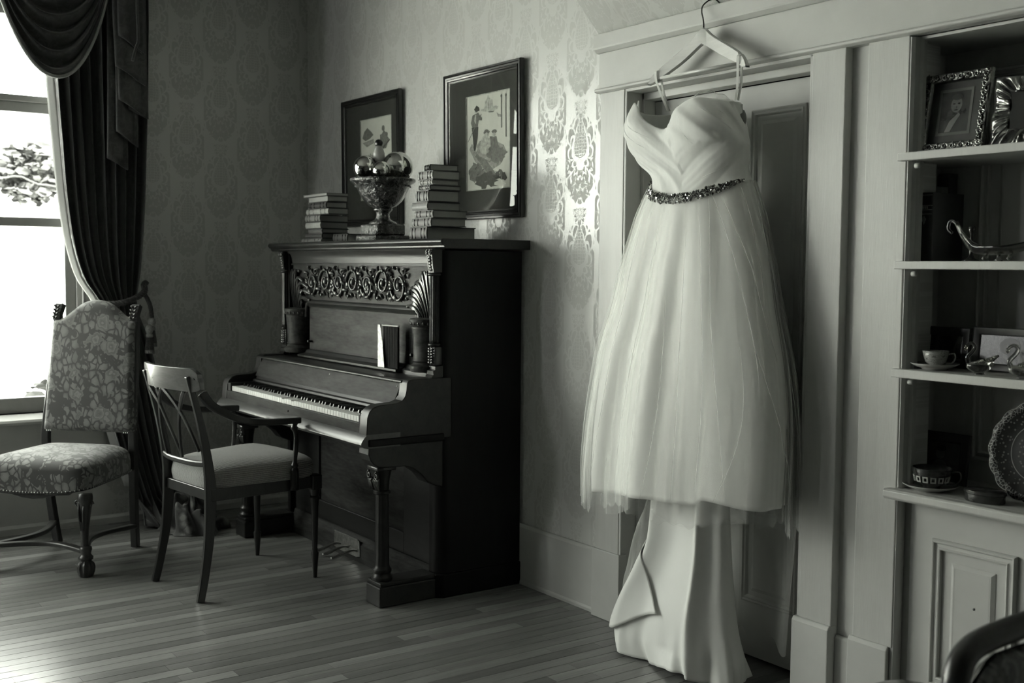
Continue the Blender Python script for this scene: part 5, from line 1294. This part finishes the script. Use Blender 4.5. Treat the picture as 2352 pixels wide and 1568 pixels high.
hk = spline([(HX, HYY, 2.126), (HX, HYY, 2.146), (HX-.008, HYY+.004, 2.168), (HX-.022, HYY+.012, 2.190), (HX-.026, HYY+.020, 2.212), (HX-.014, HYY+.034, 2.229), (HX+.004, HYY+.046, 2.232), (HX+.014, HYY+.053, 2.222), (HX+.017, HYY+.056, 2.214)], 6)
V().tube(hk, .0024, 10).build('wire_hook', 'chrome', smooth=True)
V().lathe([(.0045, 0), (.005, .003), (.003, .006)], 12, Matrix.Translation((HX, HYY, 2.128))).build('hook_collar', 'brass', smooth=True)

# ------------------------------------------------------------------ wedding dress
s = NT('white_satin'); n = s.noise(s.map(), 9, 3); s.col(s.ramp(n, [(.3, .82), (.7, .85)])); s.set(rough=.42, spec=.45, sheen=.35); s.b.inputs['Sheen Roughness'].default_value = .5
s.bump(s.noise(s.map((1, 1, .35)), 26, 3, .5), .12, .01); MAT['satin'] = s.m
s = NT('ruched_net_over_satin'); n = s.noise(s.map((30, 30, 5), rot=(0, .5, 0)), 2, 3); s.col(s.ramp(n, [(.3, .78), (.7, .83)])); s.set(rough=.75, sheen=.4); s.bump(n, .12, .003); MAT['bodice'] = s.m
MAT['tulle'] = sheer('fine_tulle', .88, .10, trans=.35); MAT['tulle_crease'] = sheer('doubled_tulle_crease', .95, .30, trans=.6); MAT['tulle_thin'] = sheer('thin_tulle', .88, .035, trans=.4); MAT['tulle_side'] = sheer('gathered_tulle', .85, .12, trans=.4)
dr = thing('wedding_dress', 'white strapless wedding dress with tulle skirt and jewelled belt, hanging in front of the door', 'dress', (3.24, -.17, 0)); V = W(dr)
SAT = [(.530,3.190,.408,.174,-.125),(.622,3.184,.415,.171,-.124),(.770,3.187,.420,.168,-.122),(.901,3.192,.413,.163,-.120),(1.060,3.196,.390,.152,-.119),(1.221,3.207,.340,.138,-.117),(1.329,3.209,.317,.128,-.115),(1.425,3.214,.288,.118,-.114),(1.521,3.219,.256,.109,-.113),(1.585,3.224,.224,.103,-.112),(1.620,3.226,.205,.101,-.112),(1.655,3.216,.200,.101,-.112),(1.703,3.185,.232,.106,-.112),(1.754,3.167,.247,.112,-.112),(1.828,3.147,.242,.110,-.112),(1.892,3.141,.233,.108,-.112),(1.94,3.138,.226,.106,-.112)]
def tabv(T, k): return [(r[0], r[k]) for r in T]
def ell(T, z): return [smooth_interp(tabv(T, k), z) for k in (1, 2, 3, 4)]
NECK = [(-180, 1.872), (-120, 1.878), (-95, 1.888), (-75, 1.905), (-56, 1.908), (-40, 1.893), (-22, 1.838), (-5, 1.800), (4, 1.802), (12, 1.838), (22, 1.868), (36, 1.884), (55, 1.878), (90, 1.868), (120, 1.866), (180, 1.872)]
WAIST = [(-180, 1.615), (-90, 1.640), (-60, 1.612), (-28, 1.578), (5, 1.566), (40, 1.590), (75, 1.617), (110, 1.620), (180, 1.615)]
def bump(th, z, t0, z0, st, sz, h): return h*exp(-((th-t0)/st)**2-((z-z0)/sz)**2)
def surf(th, z, T=SAT, off=0, grow=0):
    xc, a, b, yc = ell(T, z); r = math.radians(th)
    return xc, a+off, b+off, yc, r
def bod(u, v, off=0):
    th = lerp(-180, 180, u); zn = smooth_interp(NECK, th); zw = smooth_interp(WAIST, th)-.006; z = lerp(zw, zn, v)
    xc, a, b, yc, r = surf(th, z)
    d = off + bump(th, z, -40, 1.805, 27, .075, .030) + bump(th, z, 38, 1.800, 28, .080, .040)
    d -= bump(th, z, 0, 1.80, 12, .09, .012) + .0
    # neckline softly turned in at the cup edges
    if abs(th) < 80: d -= .014*max(0, (v-.86)/.14)**2
    # diagonal ruching
    if abs(th) < 125:
        wv = smooth_interp([(-125, 0), (-95, 1), (95, 1), (125, 0)], th)
        ph1 = (z*1.0+th*.0042)*150 if th < 6 else ((z*1.0+(th-6)*.0034)*150 if z > 1.74 else (z-.0022*(th-40))*120)
        d += wv*.0006*sin(ph1)+wv*.0005*sin(ph1*2.3+1.3)+wv*.0026*sin(ph1*.45)
    return Vector((xc+(a+d)*sin(r), yc-(b+d)*cos(r), z))
bd = V().grid(lambda u, v: bod(u, v), 200, 56, cu=True).build('bodice', 'bodice', smooth=True, solid=.004)
# draped folds of net lying over the cups
def drape_strip(path, w0, w1, name='draped_fold'):
    mb = V(); n = 26; P = []
    for i in range(n+1):
        t = i/n; th = smooth_interp([(k/(len(path)-1), p[0]) for k, p in enumerate(path)], t); z = smooth_interp([(k/(len(path)-1), p[1]) for k, p in enumerate(path)], t)
        zw, zn = smooth_interp(WAIST, th)-.006, smooth_interp(NECK, th); v_ = (z-zw)/(zn-zw)
        base = bod((th+180)/360, min(max(v_, 0), 1), .0012); base.z = z; P.append(base)
    mb.tube(P, [max(.0006, lerp(w0, w1, i/n)*max(0, sin(pi*i/n))**.8) for i in range(n+1)], 8)
    return mb.build(name, 'bodice', bd, smooth=True)
for pth, a_, b_ in (([(40, 1.866), (52, 1.82), (70, 1.775), (92, 1.745)], .0045, .003), ([(36, 1.862), (58, 1.80), (84, 1.745)], .0035, .002), ([(44, 1.868), (66, 1.825), (96, 1.790)], .003, .002),
        ([(88, 1.72), (60, 1.665), (30, 1.63), (8, 1.60)], .0035, .002), ([(94, 1.69), (66, 1.645), (40, 1.615)], .003, .0015), ([(-50, 1.89), (-38, 1.83), (-22, 1.79), (-4, 1.75)], .004, .003),
        ([(-52, 1.88), (-46, 1.82), (-30, 1.76), (-8, 1.71)], .004, .003), ([(26, 1.855), (21, 1.80), (26, 1.75), (34, 1.72)], .0035, .0015)):
    drape_strip(pth, a_*.55, b_*.55)
# gathered net standing up behind the right cup, and corner points of the side seams
V().grid(lambda u, v: Vector((lerp(3.165, 3.345, u), lerp(-.165, -.115, u)+.03*v, 1.874+.048*v*sin(pi*u)**.7*(1.15-.5*u)+.003*sin(u*26))), 30, 10).build('gathered_net_edge', 'tulle_side', smooth=True, solid=.0015)
for x, y, z, h, w_ in ((2.914, -.112, 1.885, .040, .016), (3.378, -.095, 1.800, .062, .020)):
    V().grid(lambda u, v: Vector((x+(u-.5)*w_*(1-v*.8)+(.004 if x < 3.2 else .008)*v, y-.004*sin(u*pi), z+h*v)), 6, 8).build('side_seam_tip', 'bodice', smooth=True, solid=.003)
V().grid(lambda u, v: Vector((3.378+.012*sin(v*3)+u*.006, -.105+u*.02, lerp(1.785, 1.845, v))), 5, 10).build('lace_back_edge', 'lace', smooth=True, solid=.002)
# hanging loops
for pts in ([(3.006, -.105, 2.016), (3.006, -.118, 2.012), (3.004, -.112, 1.98), (3.000, -.085, 1.94), (2.996, -.048, 1.886)], [(3.010, -.100, 2.010), (3.010, -.092, 1.975), (3.004, -.070, 1.93), (3.002, -.046, 1.886)],
            [(3.386, -.100, 2.018), (3.386, -.118, 2.010), (3.378, -.110, 1.975), (3.350, -.08, 1.93), (3.318, -.052, 1.886)], [(3.390, -.100, 2.008), (3.384, -.098, 1.975), (3.358, -.072, 1.93), (3.324, -.048, 1.886)]):
    V().ribbon(spline(pts, 5), .0085, .0012, (1, .2, 0)).build('hanging_loop', 'satin', angle=60)
# satin skirt
HEM = [(-180, .585), (-130, .550), (-95, .530), (-70, .537), (-40, .558), (0, .583), (28, .590), (33, .612), (60, .603), (95, .606), (140, .59), (180, .585)]
rk = random.Random(4)
def skirt(u, v, off=0, fine=0, T=SAT, drop=0):
    th = lerp(-180, 180, u); zw = smooth_interp(WAIST, th); zh = smooth_interp(HEM, th)-drop; z = lerp(zw, zh, v)
    xc, a, b, yc = ell(T, max(z, T[0][0])); r = math.radians(th); k = v**.8
    t2 = th+6*sin(v*2+th*.03)
    f = .016*sin(math.radians(t2)*6+.6)+.009*sin(math.radians(t2)*11+1.9+v)+.002*sin(math.radians(t2)*21+2*v)
    f *= .10+.95*k
    f -= .030*k*exp(-((th-4-14*v)/15)**2) - .026*k*exp(-((th-33-10*v)/10)**2) - .018*k*exp(-((th+38)/14)**2)
    if fine: f += fine*(.0022*sin(math.radians(th)*29+3*v)+.0034*sin(math.radians(th)*17+2*v+1)+.0008*sin(math.radians(th)*57))*(.3+k)
    return Vector((xc+(a+off+f)*sin(r), yc-(b+off+f)*cos(r), z))
V().grid(lambda u, v: skirt(u, v), 260, 70, cu=True).build('satin_skirt', 'satin', smooth=True, solid=.002)
# tulle layers
def ragged_drop(th): return .050+.018*sin(th*.07)+.010*sin(th*.19+1)+.006*sin(th*.77)+(.02 if th > 90 or th < -100 else 0)
V().grid(lambda u, v: skirt(u, v, .010+.020*v**2, 1, drop=ragged_drop(lerp(-180, 180, u))), 420, 80, cu=True).build('tulle_overskirt', 'tulle', smooth=True)
def outer(u, v):
    th = lerp(-180, 180, u); p = skirt(u, v, .014+(.062*exp(-((th+92)/34)**2)+.040*exp(-((th-100)/40)**2)+.006)*v**1.3, 1.6, drop=.020+.05*abs(sin(th*.05))-.05*exp(-((th+100)/20)**2))
    return p
V().grid(outer, 380, 70, cu=True).build('tulle_outer_layer', 'tulle_thin', smooth=True)
# a few long creases where the net doubles over itself
def crease(th0, th1, v0, v1, w_=.0016, bend=0):
    pts = []
    for i in range(24):
        t = i/23; th = lerp(th0, th1, t)+bend*sin(pi*t); pts.append(skirt((th+180)/360, lerp(v0, v1, t), .022+.026*lerp(v0, v1, t)**2, 1))
    V().tube(pts, [max(.0003, .0013*sin(pi*min(1, (i+.5)/24))**.4) for i in range(24)], 6).build('tulle_fold', 'tulle_crease', smooth=True)
for c in ((38, 62, .02, .62, .0016, 6), (46, 78, .03, .55, .0014, 4), (34, 46, .02, .98, .0014, -4), (26, 30, .05, .95, .0012, 2), (16, 18, .1, .98, .0012, 0), (52, 40, .5, .99, .002, 6), (60, 90, .5, .95, .0014, 0), (68, 74, .02, .4, .0012, 3),
          (-10, -14, .1, .9, .0012, 0), (-30, -36, .1, .95, .0014, 2), (-52, -60, .05, .95, .0012, 0), (4, 2, .3, .99, .0012, 3), (84, 100, .1, .9, .0012, 0)): crease(*c)
# satin train gathered below the hem and resting on the floor
TR = [(.0,3.222,.258,.116,-.135),(.07,3.200,.268,.108,-.132),(.189,3.196,.240,.090,-.130),(.314,3.218,.204,.070,-.130),(.421,3.235,.178,.060,-.130),(.66,3.236,.165,.050,-.130)]
def train(u, v, off=0):
    th = lerp(-180, 180, u); z = lerp(.66, .006, v); xc, a, b, yc = ell(TR, z); r = math.radians(th); k = .35+.65*v
    f = k*(.010*sin(r*3+.4+1.2*v)+.003*sin(r*7+2*v))
    k2 = .55+.45*v; f += .010*k2*exp(-((th+58)/13)**2) - .012*k2*exp(-((th-52)/12)**2)
    f += .004*sin(r*13+5*v)*max(0, (v-.6)/.4)+.003*sin(r*23+3)*max(0, (v-.75)/.25)
    if v > .9: f += .014*((v-.9)/.1)*sin(r*6+1)
    zz = z+(.016*max(0, sin(r*3.3+.8))*max(0, (v-.82)/.18)) + .055*exp(-((th+90)/28)**2)*max(0, (v-.7)/.3)
    dy = (-.056*exp(-((th+64)/24)**2)+.026*exp(-((th+4)/24)**2)-.034*exp(-((th-32)/7)**2))*k2
    return Vector((xc+(a-.014+off+f)*sin(r), min(yc-(b+off+f)*cos(r)+dy, .06), zz))
V().grid(lambda u, v: train(u, v), 240, 70, cu=True).build('satin_train', 'satin', smooth=True, solid=.002)
# turned-over corner of the train at its left
def flap(u, v):
    th = lerp(-118, lerp(-104, -6, v**.7), u); vlow = lerp(.95, .74, (u**1.6)) - .02*sin(u*9)
    p = train((th+180)/360, lerp(.30, vlow, v), .003+.016*v+.003*sin(u*7+v*5)*v); return p
V().grid(flap, 50, 36).build('turned_corner', 'satin', smooth=True, solid=.0025)
def sidet(u, v):
    th = lerp(-150, -62, u); z = lerp(.64, .15, v); bulge = .085*sin(pi*v)**.8+.045*v+.05*max(0, v-.8)
    xc, a, b, yc = ell(TR, z); r = math.radians(th); f = bulge*sin(pi*min(1, max(0, u*1.05)))**.6+.007*sin(u*22+v*8)+.006*sin(u*9-v*11)
    return Vector((xc+(a+f)*sin(r), yc-(b+f*.7)*cos(r), z))
V().grid(sidet, 80, 50).build('side_tulle', 'tulle_side', smooth=True)
def backt(u, v): return Vector((lerp(3.32, 3.60-.03*v, u), .0+.010*sin(u*9+v*2)-.03*u, lerp(.66, .13+.02*sin(u*12), v)))
V().grid(backt, 70, 24).build('back_tulle', 'tulle_thin', smooth=True)
# jewelled belt
bl = MB()
def beltp(th, dz=0, off=.010):
    zw = smooth_interp(WAIST, th)+dz; xc, a, b, yc = ell(SAT, zw); r = math.radians(th); return Vector((xc+(a+off)*sin(r), yc-(b+off)*cos(r), zw))
MAT['jewel'] = plain('cut_jewel', .50, .10, .5, 300, metal=.85); MAT['jewel_dark'] = plain('smoky_jewel', .10, .12, .4, 300, metal=.7)
belt = V().ribbon([beltp(-100+i*2.2, 0, .006) for i in range(85)], .010, .002, (0, 0, 1)).build('belt_ribbon', 'satin', angle=50)
rj = random.Random(8); ja, jd = V(), V()
for i in range(700):
    t = i/700; th = lerp(-92, 78, t); wdt = smooth_interp([(0, .007), (.2, .011), (.45, .015), (.75, .014), (.88, .008), (1, .0012)], t)
    p = beltp(th+rj.uniform(-.5, .5), rj.uniform(-1, 1)*wdt, .008+.003*rj.random()); r_ = rj.uniform(.0034, .0064)
    M_ = Matrix.Translation(p) @ Matrix.Rotation(rj.random()*6, 4, (rj.random(), rj.random(), rj.random()+.1)) @ Matrix.Scale(r_, 4)
    (ja if rj.random() < .55 else jd).add([(1,0,0),(-1,0,0),(0,1,0),(0,-1,0),(0,0,1),(0,0,-1)], [(0,2,4),(2,1,4),(1,3,4),(3,0,4),(2,0,5),(1,2,5),(3,1,5),(0,3,5)], M_)
tag(ja.build('belt_jewels', 'jewel', belt), kind='stuff'); tag(jd.build('belt_jewels', 'jewel_dark', belt), kind='stuff')
# ------------------------------------------------------------------ near chair at the lower right corner
fc = thing('upholstered_chair', 'dark-framed chair with tapestry back close to the camera, lower right corner', 'chair', (4.72, -.94, 0), 0); LB.cur = fc
path = spline([(.18, -.265, .42), (.182, -.270, .60), (.182, -.268, .675), (.180, -.255, .715), (.178, -.225, .738), (.178, -.17, .748), (.178, -.06, .752), (.178, .06, .752), (.178, .17, .748), (.178, .225, .738), (.180, .255, .715), (.182, .268, .675), (.182, .270, .60), (.18, .265, .42)], 5)
LB().tube(path, .021, 12).build('back_frame', 'chairwood', smooth=True)
def pad(u, v, s_=1):
    y = lerp(-.238, .238, u); z = lerp(.50, .722-.05*max(0, abs(2*u-1)-.7)/.3, v); e = min(1, (1-abs(2*u-1))/.25, v/.2, (1-v)/.2)
    return Vector((.182+s_*(.004+.034*sqrt(max(0, 1-(1-max(e, 0))**2))), y, z))
MAT['floral_yz'] = scene_mat('grey_tapestry', 22, .03, .16)
mb = LB(); mb.grid(lambda u, v: pad(u, v, 1), 24, 18); mb.grid(lambda u, v: pad(u, v, -.6), 24, 18, flip=True); mb.build('back_pad', 'floral_yz', smooth=True)
def sp(u, v):
    a = u*2*pi; c, s_ = cos(a), sin(a); k = (abs(c)**6+abs(s_)**6)**(-1/6); rr = 1 if v < .4 else cos((v-.4)/.6*pi/2)**.5
    return Vector((-.06+c*k*.22*rr, s_*k*.25*rr, lerp(.40, .45, v/.4) if v < .4 else .45+.04*sin((v-.4)/.6*pi/2)))
LB().grid(sp, 48, 14, cu=True).build('seat', 'floral_yz', smooth=True)
for x, y in ((.165, -.24), (.165, .24), (-.26, -.23), (-.26, .23)):
    LB().lathe([(.012, 0), (.014, .02), (.020, .36), (.024, .41)], 14, Matrix.Translation((x, y, 0))).build('leg', 'chairwood', smooth=True)
# ------------------------------------------------------------------ outside the windows
MAT['lawn'] = plain('pale_paving', .45, .9, .1, 3); MAT['garden_wall'] = plain('white_garden_wall', .62, .9, .05); MAT['leaf'] = plain('hedge_leaf', .018, .7, .5, 9); MAT['leaf2'] = plain('pale_shrub_leaf', .05, .7, .4, 12)
struct('ground_outside', MB().box(-40, -.17, -30, 30, -.72, -.70), 'lawn')
def foliage(name, label, cat, loc, size, n, lsz, mat, seed, gr=None):
    t = thing(name, label, cat, loc); r = random.Random(seed); mb = MB(); core = MB()
    for i in range(n):
        p = Vector((r.gauss(0, .42), r.gauss(0, .42), r.gauss(0, .40)));
        if p.length > 1: p.normalize()
        c = Vector((p.x*size[0], p.y*size[1], p.z*size[2])); M = Matrix.Translation(c) @ Matrix.Rotation(r.random()*6.3, 4, 'Z') @ Matrix.Rotation(r.random()*3, 4, 'X') @ Matrix.Scale(lsz*(.6+.8*r.random()), 4)
        mb.add([(-.5, 0, 0), (-.2, .3, .08), (.3, .25, .05), (.6, 0, 0), (.3, -.25, .05), (-.2, -.3, .08)], [(0, 1, 2, 3), (0, 3, 4, 5)], M)
    tag(mb.build('leaves', mat, t), kind='stuff')
    core.ball((0, 0, 0), 1, 14, (size[0]*.6, size[1]*.6, size[2]*.62)); core.build('branches', mat, t)
    return t
t = thing('garden_wall', 'white garden wall beyond the window', 'wall', (-6.2, -3, -.7)); MB().box(-.1, .1, -9, 6, 0, 2.55).build('wall_body', 'garden_wall', t)
MB().box(-.16, .16, -9, 6, 2.55, 2.62).build('coping', 'garden_wall', t)
for k, (y, z, sy, sz) in enumerate(((-.95, 2.16, .52, .30), (-.22, 2.20, .52, .30), (.52, 2.12, .55, .30), (-1.75, 2.05, .6, .28))):
    foliage('hedge', ['dark leafy shrub behind the garden wall, far left pane edge', 'leafy shrub over the garden wall beside the drape', 'leafy shrub mostly hidden behind the drape', 'leafy shrub over the wall outside the frame'][k], 'shrub', (-5.70, y, z), (.28, sy*.62, sz), 900, .11, 'leaf', 20+k)
foliage('garden_bush', 'small pale bush just outside the sill beside the side chair', 'bush', (-1.25, -1.12, .02), (.32, .36, .62), 1400, .075, 'leaf2', 40)
t = thing('neighbour_shed', 'small white shed roof seen beyond the shrubs', 'shed', (-8.2, .55, -.7)); MB().box(-.8, .8, -.55, .9, 0, 3.35).build('shed_body', 'garden_wall', t)
MB().prism([(-.75, 3.30), (1.1, 3.30), (.2, 3.75)], -.95, .95, 0).build('shed_roof', plain('weathered_roof', .10, .9, .2), t)
for k in range(9): MB().box(.80, .83, -.52+.15*k, -.44+.15*k, 2.7, 3.28).build('shed_slat', plain('shed_slat_%d' % k, .30, .9, .05) if k == 0 else MAT['garden_wall'], t)
MB().tube([(-3.5, -2.4+.06*i, 1.98+.035*sin(i*.55)+.01*sin(i*1.7)) for i in range(60)], .006, 6).build('garden_wire', 'black')
tag(bpy.data.objects['garden_wire'], 'thin wavy wire strung across outside the window', 'wire')
